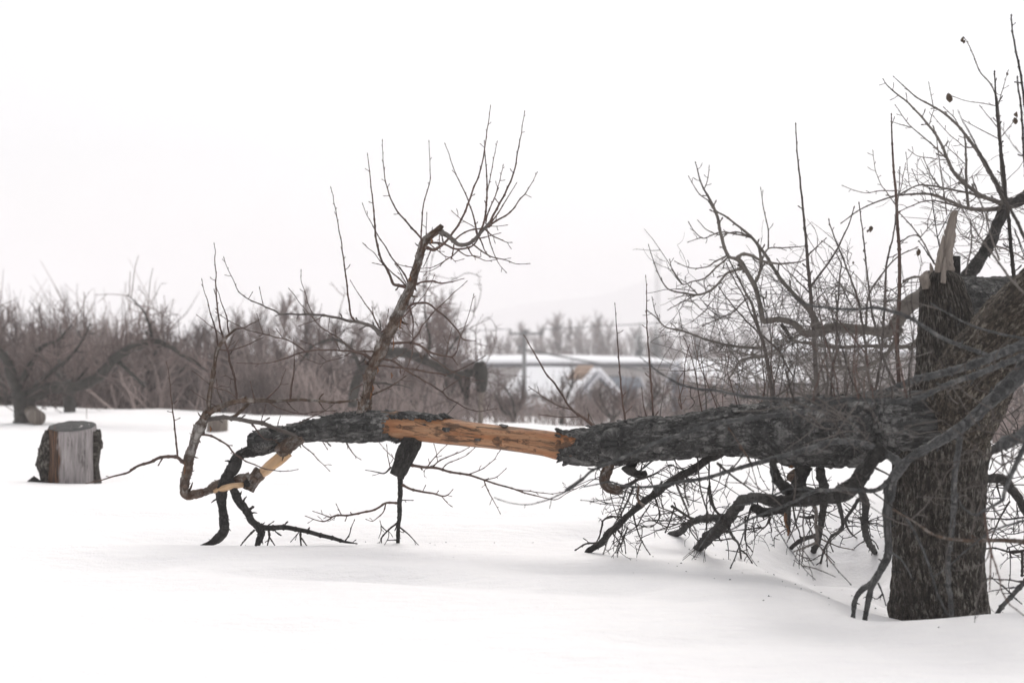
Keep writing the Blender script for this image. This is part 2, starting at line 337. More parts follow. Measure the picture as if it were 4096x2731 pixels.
branch grey : v 720,760,56 750,800,52 830,920,45 825,1100,40 850,1250,36 830,1310,36 720,1360,28 570,1420,16
- twig pale : v 860,1250,18 1000,1320 1130,1370 1280,1400,11
branch bark land=1 : v 500,800,66 490,830,62 480,1000,60 490,1100,44 480,1190,26
- stripped_wood wood : v 450,940,40 450,1050,44 480,1150,40 480,1200,20
branch dark land=1 : v 640,870,22 560,1100 460,1320,12
branch dark : v 540,840,24 570,1050 620,1190 640,1310 660,1400 660,1530,8
- twig dark : v 655,1390,12 720,1480 790,1580,9
- twig grey : v 600,1420,9 550,1580,7
branch twig : v 680,780,16 680,950 720,1070 780,1180 830,1300 900,1400 1010,1550,12
branch dark : v 310,920,12 340,970 390,1040,8
branch dark : v 250,930,18 240,1000 200,1110 150,1140 110,1105,9
branch bark land=1 : v 1380,760,42 1350,790,42 1270,920,40 1200,1030,36 1230,1140,28 1290,1220 1350,1260,14
branch dark : v 1350,590,26 1400,610,24 1550,690 1690,790 1800,880,12
branch dark : v 1560,370,30 1590,390,28 1700,440 1810,505,16
'''

BACK = '''
branch bark d=9.0,9.2 : t 500,1100,140 560,930,130 600,830,120 650,760,116 760,590,110 850,420,102 930,250,100 970,150,95 1060,120,110 1160,60,100
- branch back : t 960,165,62 880,130,46 780,90,36 680,40,30 ; j 1080,1360,26 1000,1300,26 920,1230 870,1150,22 830,1050 780,950 720,870 650,790 570,710 470,630 430,590 410,560,5
- branch back : t 930,200,50 900,190,45 750,200,38 640,190,34 560,170 480,130 380,90 280,60 150,58 0,70,16 ; j 440,1380 330,1420 230,1470 120,1550,7
- branch back : j 1275,1450,42 1260,1420,40 1200,1290,34 1130,1170,28 1060,1050 1000,970,22 930,880 830,790 740,735 640,680 560,610 484,540,5
- branch back : j 1260,1400,20 1230,1200,17 1225,1000 1215,850 1205,740,12 1190,660 1150,580 1080,500 1040,400 1000,310 975,270,5
- twig back : j 1000,1440,22 985,1300,20 985,1150 980,1000 970,930,9
- twig back : t 560,180,16 420,140 300,118 200,130 100,170 0,215,8
- twig back : j 1080,1370,18 1000,1345,16 870,1320 740,1295 640,1295 520,1355,9
- twig back : j 500,1330,8 380,1330 290,1345 200,1325 130,1297,4
- twig back : j 1205,740,7 1240,620 1275,500,4
- twig back : j 1195,740,7 1100,720 990,705 870,665,4
- twig back : j 1225,960,7 1290,880 1330,830,4
- twig back : j 1210,968,7 1050,885 970,840,4
- twig back : j 940,890,8 900,820 835,755,5
- twig back : j 840,1100,12 760,1020 690,960 620,900 570,850 495,740,5
- twig back : j 850,1118,7 720,1100 640,1085 590,1050,4
- twig back : j 600,890,6 470,850,4
- twig back : j 725,875,7 760,760,4
- twig back : j 800,1300,7 740,1220 690,1110,4
- twig back : j 985,1150,7 850,1020,4
- twig back : j 978,1030,7 860,930 760,815,4
- twig back : j 850,1500,9 830,1350 795,1100 775,935,6
- twig back : j 1205,890,7 1130,800 1085,745,4
- twig back : j 755,745,6 725,585,4
- twig back : j 660,1294,6 610,1190,4
- twig back : j 600,1296,6 590,1290 565,1075,4
- twig back : j 520,1360,7 540,1250 560,1150,4
- twig back : j 500,1440,8 430,1340 390,1285 350,1180 335,1060,4
- twig back : t 0,520,8 90,440 190,450 310,670,14
- twig back : t 190,440,14 100,330 0,225,10
- twig back : t 190,450,9 330,280,4
- twig back : t 560,170,10 480,280 380,330 250,330,5
- twig back : t 740,200,12 760,290 700,440 560,440,6
- twig back : t 640,280,12 650,500 600,760,14
- twig back : t 500,330,8 570,430 700,490 760,500,10
- twig back : t 860,470,14 930,465 1000,460,9
- twig back : t 850,520,18 950,550 1060,600 1140,650,10
- twig back : t 700,700,9 560,600 500,590 470,660,6
- twig back : t 830,180,16 790,220 790,290 850,300 870,260,8
branch back d=8.6,8.8 : s 1740,480,140 1673,560,135 1560,640,130 1480,740,125 1400,860,100 1300,890,90 1100,870,82 950,860,80 840,870,78 700,905,70 640,895,62 560,820,54 450,790,50 330,800,46 310,740,44 290,650,42 240,500,40 160,350,40 110,290,34 40,270,26
- branch back : s 780,860,60 740,760,52 680,680,44 600,600,36 520,520 450,430 400,350 340,250,26 270,160 220,100,24 150,40 100,0,18 ; i 500,520 440,485 410,440,9
- branch back : i 530,755,22 515,745,20 490,680 470,600 455,520,17 430,460 400,400 375,360 350,290 332,220,5
- twig back : i 378,370,6 400,310 408,240,4
- twig back : i 415,438,7 350,390 295,300,4
- twig back : s 245,490,30 280,430,26 300,330 290,220 270,160,20
- twig back : i 560,770,24 570,760,22 600,735 650,745 700,770 760,785 840,790 920,780 960,765,6
- twig back : i 710,770,10 745,705 830,700 900,695 955,690,5
- twig back : i 745,705,9 745,600 720,480 703,365,4
- twig back : i 655,640,10 580,625 480,610 420,630 370,645 320,600 295,560,4
- twig back : i 660,648,10 570,610 470,625 400,600 350,550,4
- twig back : i 370,640,6 295,665,4
- twig back : i 510,745,10 440,780 390,810 300,815 220,780,4
- twig back : i 515,755,11 440,820 390,870 320,890 255,905 200,830 185,775,4
- twig back : i 605,815,18 550,830,15 510,845 480,880 440,925 400,950,13 345,968 280,960 200,945 160,920 120,850 90,770 65,690,4
- twig back : i 345,968,8 290,910 255,885,4
- twig back : i 340,968,6 250,1010 180,1050,4
- twig back : i 390,955,6 380,900 390,870,5
- twig back : i 640,975,10 590,1020 540,1070 470,1100 380,1140,6
- twig back : i 470,1097,6 410,1050 360,990,4
- twig back : i 570,800,12 600,810 605,830,10
- branch back : i 720,1270,18 600,1265 500,1250 400,1225 320,1195 250,1170 160,1150 100,1090 60,1060,5
- twig back : i 140,1140,7 100,1060 85,990,4
- twig back : i 255,1172,7 240,1080,4
- twig back : i 760,1300,16 700,1320,14 620,1330 580,1345 550,1400 530,1430,7
- twig back : i 580,1345,8 530,1290 515,1265,5
- twig dark : s 470,830,34 510,880,32 550,940,28
- twig back : s 300,590,16 340,610 345,570,12
- twig back : s 640,900,16 500,1000 350,1080 200,1110 100,1170,10
- twig back : s 330,1110,14 230,1080 150,1090 60,1040,7
- branch back : s 1560,1020,30 1300,1010,30 1100,1015,28 950,1020 700,990,26 560,960 470,900,14
- branch back : s 1540,1040,40 1620,960,36 1680,900,30
- branch back : s 1480,860,40 1350,1080,34 1130,1200,28 950,1190,24 800,1180,16
- branch back : s 1490,470,22 1560,440 1660,430,18
- twig back : s 970,1180,20 930,1000 940,800 930,600,10
- twig back : s 960,480,12 1000,560 1070,690 1120,700,14
- twig back : s 1180,860,20 1200,600 1300,430 1440,270 1600,190,8
- twig back : s 930,880,16 960,440 970,320 900,200 820,140,6
- twig back : s 1130,640,12 1040,560 960,550 880,590,6
- twig back : s 1320,560,10 1400,540 1500,480,8
'''

TREEA = '''
branch oldbark : k 150,940,90 250,885,80 350,855,74 450,860,72 560,830,72 650,760,66 720,680,60 800,630,54 880,590,50 960,570,40 1060,600,32 1130,650,26 1220,700,18 1300,760,8
branch oldbark : k 130,930,90 90,820,72 40,700,60 -60,580,50 -160,520,40
branch oldbark : k 180,930,50 300,900,44 400,850,40 500,800,26 560,720,16
branch oldbark : k 180,900,40 300,780,34 420,690,22 520,560,14 560,470,8
branch oldbark : k 730,690,30 820,770,22 900,850,14
branch oldbark : k 120,860,50 200,700,36 260,610,26 370,560,16 440,480,8
branch oldbark : k 960,570,20 930,450,14 890,370,10 810,290,6
'''
TREEC = '''
branch oldbark : d 1390,960,100 1330,980,90 1200,1010,70 1050,960,70 900,880,80 750,820,90 600,800,90 420,900,80 330,980,100 270,1100,100 250,1300,80
branch oldbark : d 1275,960,54 1270,1100,50 1268,1270,40
branch oldbark : d 900,880,40 940,700,22 900,500,14 880,150,6
branch oldbark : d 330,980,40 220,760,30 60,690,26 -120,760,20 -220,900,12
branch oldbark : d 1050,960,34 1100,800,20 1250,600,10
branch oldbark : d 1200,1010,40 1220,1100,34 1260,1200,20
'''
import bpy, math, random
import numpy as np
from mathutils import Vector, noise as MN
sc = bpy.context.scene
COL = sc.collection
FPX, CZ, UC, VC = 3267.0, 1.06, 1176.0, 784.0      # focal length and centre in the picture's own units; eye height above the snow
rnd = random.Random(7)

def P3(u, v, d): return np.array(((u-UC)/FPX*d, d, CZ-(v-VC)/FPX*d))
def zD(z, x, y):
    x0, y0, s =ZONES[z]
    return (x0+x*s)/1.7415, (y0+y*s)/1.7415, s/1.7415

# ------------------------------------------------------------------ node materials
def M(name):
    m = bpy.data.materials.new(name); m.use_nodes = True
    nt = m.node_tree; b = nt.nodes['Principled BSDF']
    b.inputs['Specular IOR Level'].default_value = .25
    return m, nt, b
def nd(nt, t, **k):
    n = nt.nodes.new(t)
    for a, v in k.items():
        if a in n.inputs: n.inputs[a].default_value = v
        else: setattr(n, a, v)
    return n
def mixc(nt, f, a, b, blend='MIX'):
    n = nt.nodes.new('ShaderNodeMix'); n.data_type = 'RGBA'; n.blend_type = blend
    for i, s in ((0, f), (6, a), (7, b)):
        if isinstance(s, (int, float)): n.inputs[i].default_value = s
        elif isinstance(s, tuple): n.inputs[i].default_value = (*s, 1)
        else: nt.links.new(s, n.inputs[i])
    return n.outputs[2]
def ramp(nt, src, *st):
    n = nt.nodes.new('ShaderNodeValToRGB'); e = n.color_ramp.elements
    while len(e) < len(st): e.new(.5)
    for q, (p, c) in zip(e, st):
        q.position = p; q.color = (*c, 1) if isinstance(c, tuple) else (c, c, c, 1)
    nt.links.new(src, n.inputs[0]); return n.outputs[0]
def math_(nt, op, a, b=None):
    n = nt.nodes.new('ShaderNodeMath'); n.operation = op
    for i, s in ((0, a), (1, b)):
        if s is None: continue
        if isinstance(s, (int, float)): n.inputs[i].default_value = s
        else: nt.links.new(s, n.inputs[i])
    return n.outputs[0]
def uvmap(nt, sx, sy, skew=0.0, coord='UV'):
    tc = nt.nodes.new('ShaderNodeTexCoord'); mp = nt.nodes.new('ShaderNodeMapping')
    mp.inputs['Scale'].default_value = (sx, sy, max(sx, sy)); mp.inputs['Rotation'].default_value = (0, 0, skew)
    nt.links.new(tc.outputs[coord], mp.inputs[0]); return mp.outputs[0]
def noise(nt, vec, scale, detail=4, rough=.6, dist=0.):
    n = nd(nt, 'ShaderNodeTexNoise', Scale=scale, Detail=detail, Roughness=rough, Distortion=dist)
    nt.links.new(vec, n.inputs['Vector']); return n.outputs[0]
def voro(nt, vec, scale, feature='DISTANCE_TO_EDGE', rand=1.):
    n = nt.nodes.new('ShaderNodeTexVoronoi'); n.feature = feature
    n.inputs['Scale'].default_value = scale; n.inputs['Randomness'].default_value = rand
    nt.links.new(vec, n.inputs['Vector']); return n
def bump(nt, b, h, dist, st=1.):
    n = nd(nt, 'ShaderNodeBump', Strength=st, Distance=dist)
    nt.links.new(h, n.inputs['Height']); nt.links.new(n.outputs[0], b.inputs['Normal'])
def warp(nt, vec, scale, amt):
    n = nd(nt, 'ShaderNodeTexNoise', Scale=scale, Detail=3)
    nt.links.new(vec, n.inputs['Vector'])
    a = nt.nodes.new('ShaderNodeVectorMath'); a.operation = 'SCALE'; a.inputs['Scale'].default_value = amt
    nt.links.new(n.outputs['Color'], a.inputs[0])
    s = nt.nodes.new('ShaderNodeVectorMath'); s.operation = 'ADD'
    nt.links.new(vec, s.inputs[0]); nt.links.new(a.outputs[0], s.inputs[1]); return s.outputs[0]

def bark_mat(name, dark, mid, light, sx, sy, patch=.5, lich=None, crackdark=.35, bd=.006, rough=.85):
    m, nt, b = M(name)
    uv = uvmap(nt, sx, sy); w = warp(nt, uv, 1.1, .9)
    def line(src, wd): return ramp(nt, math_(nt, 'ABSOLUTE', math_(nt, 'SUBTRACT', src, .5)), (0, 0.), (wd, 1.))
    c1 = line(noise(nt, w, .55, 5, .62), .05); c2 = line(noise(nt, w, 1.5, 3, .6), .055)
    v2 = voro(nt, w, .9); c3 = ramp(nt, v2.outputs['Distance'], (0, .0), (.09, 1.))
    ob = uvmap(nt, 1, 1, coord='Object')
    n1 = noise(nt, ob, 7, 5, .65); n2 = noise(nt, ob, 60, 4, .7); n3 = noise(nt, w, 2.6, 6, .75); n4 = noise(nt, uv, 1.3, 5, .7)
    c = mixc(nt, ramp(nt, n3, (.36, 0.), (.62, 1.)), dark, mid)
    c = mixc(nt, math_(nt, 'MULTIPLY', ramp(nt, n4, (patch, 0.), (patch+.1, 1.)), ramp(nt, n1, (.4, .15), (.6, 1.))), c, light)
    if lich: c = mixc(nt, ramp(nt, n2, (.62, 0.), (.68, .8)), c, lich)
    k = math_(nt, 'MULTIPLY', math_(nt, 'ADD', math_(nt, 'MULTIPLY', c1, .62), .38), math_(nt, 'MULTIPLY', math_(nt, 'ADD', math_(nt, 'MULTIPLY', c2, .4), .6), math_(nt, 'ADD', math_(nt, 'MULTIPLY', c3, .3), .7)))
    c = mixc(nt, k, tuple(x*crackdark for x in dark), c)
    nt.links.new(c, b.inputs['Base Color']); b.inputs['Roughness'].default_value = rough
    hgt = math_(nt, 'ADD', math_(nt, 'MULTIPLY', k, 1.), math_(nt, 'ADD', math_(nt, 'MULTIPLY', n3, .8), math_(nt, 'MULTIPLY', n2, .3)))
    bump(nt, b, hgt, bd)
    return m
def twig_mat(name, a, c, e=None, sc_=22):
    m, nt, b = M(name)
    ob = uvmap(nt, 1, 1, coord='Object')
    col = mixc(nt, ramp(nt, noise(nt, ob, sc_*.12, 3), (.38, 0.), (.62, 1.)), a, c)
    if e: col = mixc(nt, ramp(nt, noise(nt, ob, sc_, 4, .7), (.55, 0.), (.66, 1.)), col, e)
    nt.links.new(col, b.inputs['Base Color']); b.inputs['Roughness'].default_value = .7
    bump(nt, b, noise(nt, ob, 160, 3), .002)
    return m
def wood_mat(name, tan, org, drk, skew=.3, stain=.58, wv=1.2):
    m, nt, b = M(name)
    uv = uvmap(nt, 2.2, 26, skew); lo = uvmap(nt, 3.2, 17, skew); fine = uvmap(nt, 6, 110, skew)
    g = noise(nt, warp(nt, uv, .8, wv), 1.6, 6, .65); l = noise(nt, warp(nt, lo, 1.1, wv*.7), 1.15, 7, .72, .4*wv); l2 = noise(nt, lo, .42, 5, .65, .8*wv)
    f = noise(nt, warp(nt, fine, .5, wv*1.5), 1., 4, .65); p = noise(nt, uvmap(nt, 60, 60), 1., 3, .6)
    c = mixc(nt, ramp(nt, l2, (.4, 0.), (.58, 1.)), tan, org)
    c = mixc(nt, ramp(nt, g, (.34, .8), (.54, 0.)), c, tuple(x*.5 for x in org))
    c = mixc(nt, ramp(nt, f, (.35, .55), (.55, 0.)), c, tuple(x*.55 for x in tan))
    c = mixc(nt, ramp(nt, f, (.55, 0.), (.75, .35)), c, tuple(min(1, x*1.25) for x in tan))
    c = mixc(nt, math_(nt, 'MULTIPLY', ramp(nt, l, (stain, 0.), (stain+.06, .9)), ramp(nt, f, (.3, .55), (.6, 1.))), c, drk)
    c = mixc(nt, ramp(nt, p, (.7, 0.), (.74, .7)), c, drk)
    nt.links.new(c, b.inputs['Base Color']); b.inputs['Roughness'].default_value = .6
    bump(nt, b, math_(nt, 'ADD', g, math_(nt, 'MULTIPLY', f, .7)), .003)
    return m

def stump_mat():
    m = wood_mat('weathered_stump_wood', (.4, .365, .36), (.26, .235, .23), (.05, .042, .038), .0, .57, .5)
    nt = m.node_tree; b = nt.nodes['Principled BSDF']; src = b.inputs['Base Color'].links[0].from_socket
    ob = uvmap(nt, 1, 1, coord='Object'); sx = nt.nodes.new('ShaderNodeSeparateXYZ'); nt.links.new(ob, sx.inputs[0])
    n_ = noise(nt, uvmap(nt, 14, 3, coord='UV'), 1, 5, .65); n2 = noise(nt, uvmap(nt, 4, 70), 1., 5, .65)
    xx = math_(nt, 'ADD', sx.outputs[0], math_(nt, 'MULTIPLY', math_(nt, 'SUBTRACT', noise(nt, uvmap(nt, 5, 22), 1, 4, .6), .5), .16))
    rot = ramp(nt, xx, (0, 1.), (.001, 0.)); mp = nt.nodes.new('ShaderNodeMapRange'); nt.links.new(xx, mp.inputs[0])
    for i, v in ((1, -.065), (2, -.03), (3, 1.), (4, 0.)): mp.inputs[i].default_value = v
    brown = mixc(nt, ramp(nt, n2, (.42, 0.), (.55, 1.)), (.022, .016, .013), (.12, .06, .032))
    c = mixc(nt, mp.outputs[0], src, brown)
    nt.links.new(c, b.inputs['Base Color']); return m
def snow_mat():
    m, nt, b = M('snow')
    ob = uvmap(nt, 1, 1, coord='Object'); an = uvmap(nt, 6, 16, coord='Object')
    n1 = noise(nt, an, 1, 5, .6); n2 = noise(nt, ob, 90, 3, .7)
    c = mixc(nt, ramp(nt, n1, (.3, 0.), (.7, 1.)), (.885, .868, .872), (.92, .902, .896))
    nt.links.new(c, b.inputs['Base Color']); b.inputs['Roughness'].default_value = .75
    b.inputs['Specular IOR Level'].default_value = .12
    bump(nt, b, math_(nt, 'ADD', math_(nt, 'MULTIPLY', n1, 1.), math_(nt, 'ADD', math_(nt, 'MULTIPLY', n2, .25), math_(nt, 'MULTIPLY', noise(nt, ob, 22, 3, .6), .3))), .02, .75)
    return m
def plain(name, col, rough=.8, var=.12, scale=3.):
    m, nt, b = M(name)
    ob = uvmap(nt, 1, 1, coord='Object')
    c = mixc(nt, noise(nt, ob, scale, 5, .65), tuple(x*(1-var) for x in col), tuple(min(1, x*(1+var)) for x in col))
    nt.links.new(c, b.inputs['Base Color']); b.inputs['Roughness'].default_value = rough
    return m

MAT = dict(
 trunk=bark_mat('rough_trunk_bark', (.04, .033, .028), (.1, .085, .071), (.3, .278, .243), 15, 50, .485, (.25, .235, .21), .22, .014),
 brownbark=bark_mat('brown_flaky_bark', (.05, .041, .033), (.12, .098, .077), (.32, .285, .235), 17, 42, .49, (.3, .26, .21), .22, .014),
 limb=bark_mat('slate_plated_bark', (.042, .041, .04), (.1, .099, .096), (.26, .255, .245), 9, 18, .48, (.27, .26, .25), .2, .012),
 bark=bark_mat('dark_branch_bark', (.034, .032, .03), (.07, .066, .062), (.13, .125, .118), 22, 34, .55, None, .3, .006),
 pale=bark_mat('pale_peeling_bark', (.1, .056, .034), (.15, .118, .098), (.34, .325, .305), 11, 20, .47, None, .3, .006),
 grey=twig_mat('grey_twig_bark', (.085, .072, .065), (.14, .125, .115), (.05, .042, .038)),
 twig=twig_mat('red_brown_twig_bark', (.075, .05, .042), (.12, .08, .066), (.045, .035, .032)),
 dark=twig_mat('dark_twig_bark', (.03, .026, .024), (.055, .048, .043)),
 fore=bark_mat('grey_bough_bark', (.074, .075, .076), (.134, .134, .133), (.26, .252, .24), 14, 30, .52, None, .3, .006),
 back=twig_mat('greyish_bark_of_standing_tree', (.1, .088, .08), (.155, .138, .122), (.06, .052, .046), 12),
 oldbark=twig_mat('mossy_old_bark', (.05, .047, .042), (.085, .078, .07), (.03, .029, .027), 14),
 far=twig_mat('far_twigs', (.09, .07, .065), (.24, .185, .17), None, 5),
 thick=twig_mat('thicket_twigs', (.1, .08, .075), (.38, .31, .288), None, 5),
 wood=wood_mat('stripped_orange_wood', (.42, .245, .14), (.36, .125, .038), (.045, .029, .021), .3, .495, 1.7),
 palewood=wood_mat('fresh_pale_wood', (.66, .46, .29), (.55, .34, .18), (.2, .12, .07), .1, .72),
 greywood=wood_mat('weathered_grey_wood', (.28, .242, .21), (.16, .13, .108), (.06, .045, .035), .02, .58, .5),
 stump=stump_mat(),
 rot=wood_mat('rotten_brown_wood', (.085, .045, .026), (.06, .032, .02), (.016, .013, .012), .0, .46),
 cut=wood_mat('dark_cut_wood', (.03, .028, .026), (.05, .045, .04), (.015, .014, .013), .0, .5),
 leaf=plain('dead_leaf_brown', (.09, .065, .045), .8, .3, 60),
 snow=snow_mat(), roofsnow=plain('roof_snow', (.88, .88, .9), .8, .03),
 wall=plain('warehouse_wall', (.42, .39, .38), .8, .1, .6), eave=plain('dark_eave', (.07, .07, .08)),
 housewall=plain('house_wall', (.3, .28, .27)), tile=plain('orange_roof_tile', (.36, .25, .18)), barge=plain('pale_bargeboard', (.5, .5, .53)),
 darkroof=plain('blue_slate', (.1, .12, .15)), pole=plain('grey_pole', (.22, .22, .22)), wire=plain('cable', (.1, .1, .1)),
 pine=plain('blue_green_needles', (.05, .07, .065), .8, .4, 4), hill=plain('snowy_hillside', (.42, .4, .41), .9, .25, .01),
 glass=plain('dark_window', (.05, .055, .06), .2), mast=plain('mast_steel', (.3, .29, .29)))

# ------------------------------------------------------------------ mesh builder
class MB:
    def __init__(s): s.V = []; s.F = []; s.U = []; s.n = 0
    def add(s, V, F, U=None):
        V = np.asarray(V, float); s.V.append(V)
        s.F += [tuple(i+s.n for i in f) for f in F]
        s.U.append(np.asarray(U, float) if U is not None else V[:, :2]); s.n += len(V)
    def box(s, c, e, rot=0.):
        cx, cy, cz = c; ex, ey, ez = e[0]/2, e[1]/2, e[2]/2
        cs, sn_ = math.cos(rot), math.sin(rot); V = []
        for z in (-ez, ez):
            for x, y in ((-ex, -ey), (ex, -ey), (ex, ey), (-ex, ey)): V.append((cx+x*cs-y*sn_, cy+x*sn_+y*cs, cz+z))
        s.add(V, [(0, 3, 2, 1), (4, 5, 6, 7), (0, 1, 5, 4), (1, 2, 6, 5), (2, 3, 7, 6), (3, 0, 4, 7)])
    def build(s, name, mat, parent=None, smooth=True, loc=None):
        me = bpy.data.meshes.new(name)
        V = np.concatenate(s.V); U = np.concatenate(s.U)
        base = np.array(parent['_base'] if parent is not None else (loc if loc is not None else (0, 0, 0)), float)
        me.from_pydata((V-base).tolist(), [], s.F)
        uv = me.uv_layers.new(name='UVMap'); li = np.empty(len(me.loops), np.int32); me.loops.foreach_get('vertex_index', li)
        uv.data.foreach_set('uv', U[li].astype(np.float32).ravel())
        me.polygons.foreach_set('use_smooth', [smooth]*len(me.polygons))
        me.materials.append(MAT[mat] if isinstance(mat, str) else mat); me.update()
        o = bpy.data.objects.new(name, me); COL.objects.link(o)
        if parent is not None: o.parent = parent; o['_base'] = list(base)
        else: o.location = base; o['_base'] = list(base)
        return o
def thing(name, label, cat, loc, group=None):
    o = bpy.data.objects.new(name, None); COL.objects.link(o)
    o.location = [float(q) for q in loc]; o['_base'] = [float(q) for q in loc]
    o.empty_display_size = .1
    return tag(o, label, cat, group)
def tag(o, label, cat, group=None, kind=None):
    if label: o['label'] = label
    if cat: o['category'] = cat
    if group: o['group'] = group
    if kind: o['kind'] = kind
    return o

def frames(C):
    T = np.gradient(C, axis=0); T /= np.linalg.norm(T, axis=1)[:, None]+1e-12
    up = np.array((0, 0, 1.)) if abs(T[0, 2]) < .8 else np.array((0, -1., 0))
    n = up-T[0]*np.dot(up, T[0]); n /= np.linalg.norm(n); N = np.empty_like(C)
    for i in range(len(C)):
        n = n-T[i]*np.dot(n, T[i]); n /= np.linalg.norm(n)+1e-12; N[i] = n
    return T, N, np.cross(T, N)
def tube(mb, C, R, sides=8, disp=None, cap0=True, cap1=True, keep=None, skirt=0., squash=None):
    C = np.asarray(C, float); R = np.asarray(R, float); n = len(C)
    if n < 2: return
    T, N, B = frames(C)
    A = np.arange(sides)*2*math.pi/sides
    S = np.concatenate(([0], np.cumsum(np.linalg.norm(np.diff(C, axis=0), axis=1))))
    ca, sa = np.cos(A), np.sin(A)
    RR = R[:, None]*np.ones(sides)
    if disp is not None: RR = RR+disp(S, A, R)
    qa, qb = squash if squash else (1, 1)
    V = C[:, None, :]+RR[:, :, None]*(qa*ca[None, :, None]*N[:, None, :]+qb*sa[None, :, None]*B[:, None, :])
    if disp is None or sides < 24: cols = sides
    V = V.reshape(-1, 3)
    U = np.stack([np.repeat(S, sides), np.tile(np.abs(((A/math.pi+.5) % 2)-1)*math.pi, n)*np.repeat(np.maximum(R, R.mean()*.5)*0+R.mean(), sides)], 1)
    F = []
    K = np.ones((n-1, sides), bool) if keep is None else keep
    for i in range(n-1):
        a = i*sides
        for j in range(sides):
            if K[i, j]:
                k = (j+1) % sides; F.append((a+j, a+sides+j, a+sides+k, a+k))
    if skirt:
        In = (C[:, None, :]+(V.reshape(n, sides, 3)-C[:, None, :])*(1-skirt)).reshape(-1, 3); o = len(V)
        V = np.concatenate((V, In)); U = np.concatenate((U, U))
        kk = lambda i, j: 0 <= i < n-1 and K[i, j % sides]
        for i in range(n-1):
            a = i*sides
            for j in range(sides):
                if not K[i, j]: continue
                k = (j+1) % sides
                if not kk(i-1, j): F.append((a+j, a+k, o+a+k, o+a+j))
                if not kk(i+1, j): F.append((a+sides+k, a+sides+j, o+a+sides+j, o+a+sides+k))
                if not kk(i, j-1): F.append((a+sides+j, a+j, o+a+j, o+a+sides+j))
                if not kk(i, j+1): F.append((a+k, a+sides+k, o+a+sides+k, o+a+k))
    else:
        if cap0: F.append(tuple(range(sides)))
        if cap1: F.append(tuple(reversed(range((n-1)*sides, n*sides))))
    mb.add(V, F, U)

def lumps(amp, ks, ka, seed, plates=0., pk=1., ridge=0.):
    """relief for thick bark: rounded lumps, plates parted by cracks, long ridges"""
    def f(S, A, R):
        D = np.zeros((len(S), len(A)))
        for i, s in enumerate(S):
            r = R[i]
            for j, a in enumerate(A):
                x, y = math.cos(a)*ka, math.sin(a)*ka
                p = Vector((x+seed, y, s*ks))
                d = MN.fractal(p, 1., 2., 3)*amp
                if plates:
                    dist, _ = MN.voronoi(Vector((x*pk*1.25+seed, y*pk*1.25, s*ks*pk)))
                    d += (min(dist[1]-dist[0], .35)/.35-.6)*plates
                if ridge:
                    d += (abs(MN.noise(Vector((x*3.2+seed, y*3.2, s*ks*.55))))*2-.5)*ridge+MN.noise(Vector((x*7+seed, y*7, s*ks*2.)))*ridge*.5
                D[i, j] = d*r
        return D
    return f

def spline(pts, step):
    """Catmull-Rom through rows of any width, about `step` apart in the first two columns"""
    P = np.asarray(pts, float); out = []
    Q = np.vstack((2*P[0]-P[1], P, 2*P[-1]-P[-2]))
    for i in range(1, len(Q)-2):
        m = max(1, int(math.ceil(np.linalg.norm(Q[i+1, :2]-Q[i, :2])/step)))
        for k in range(m):
            t = k/m; p0, p1, p2, p3 = Q[i-1], Q[i], Q[i+1], Q[i+2]
            out.append(.5*(2*p1+(p2-p0)*t+(2*p0-5*p1+4*p2-p3)*t*t+(3*p1-p0-3*p2+p3)*t**3))
    out.append(P[-1]); return np.array(out)

# ------------------------------------------------------------------ traced trees
def parse(line):
    head, body = line.split(' : '); child = head.startswith('- ')
    hd = head[2:].split() if child else head.split()
    opt = dict(q.split('=') for q in hd[2:]); pts = []
    for seg in body.split(';'):
        q = seg.split(); z = q[0]
        for p in q[1:]:
            c = [float(t) for t in p.split(',')]
            u, v, s = zD(z, c[0], c[1]); pts.append([u, v, c[2]*s if len(c) > 2 else None])
    ws = [(i, p[2]) for i, p in enumerate(pts) if p[2] is not None]
    w = np.interp(range(len(pts)), [a for a, _ in ws], [b for _, b in ws])
    return child, hd[0], hd[1], opt, np.array([[p[0], p[1], ww] for p, ww in zip(pts, w)])

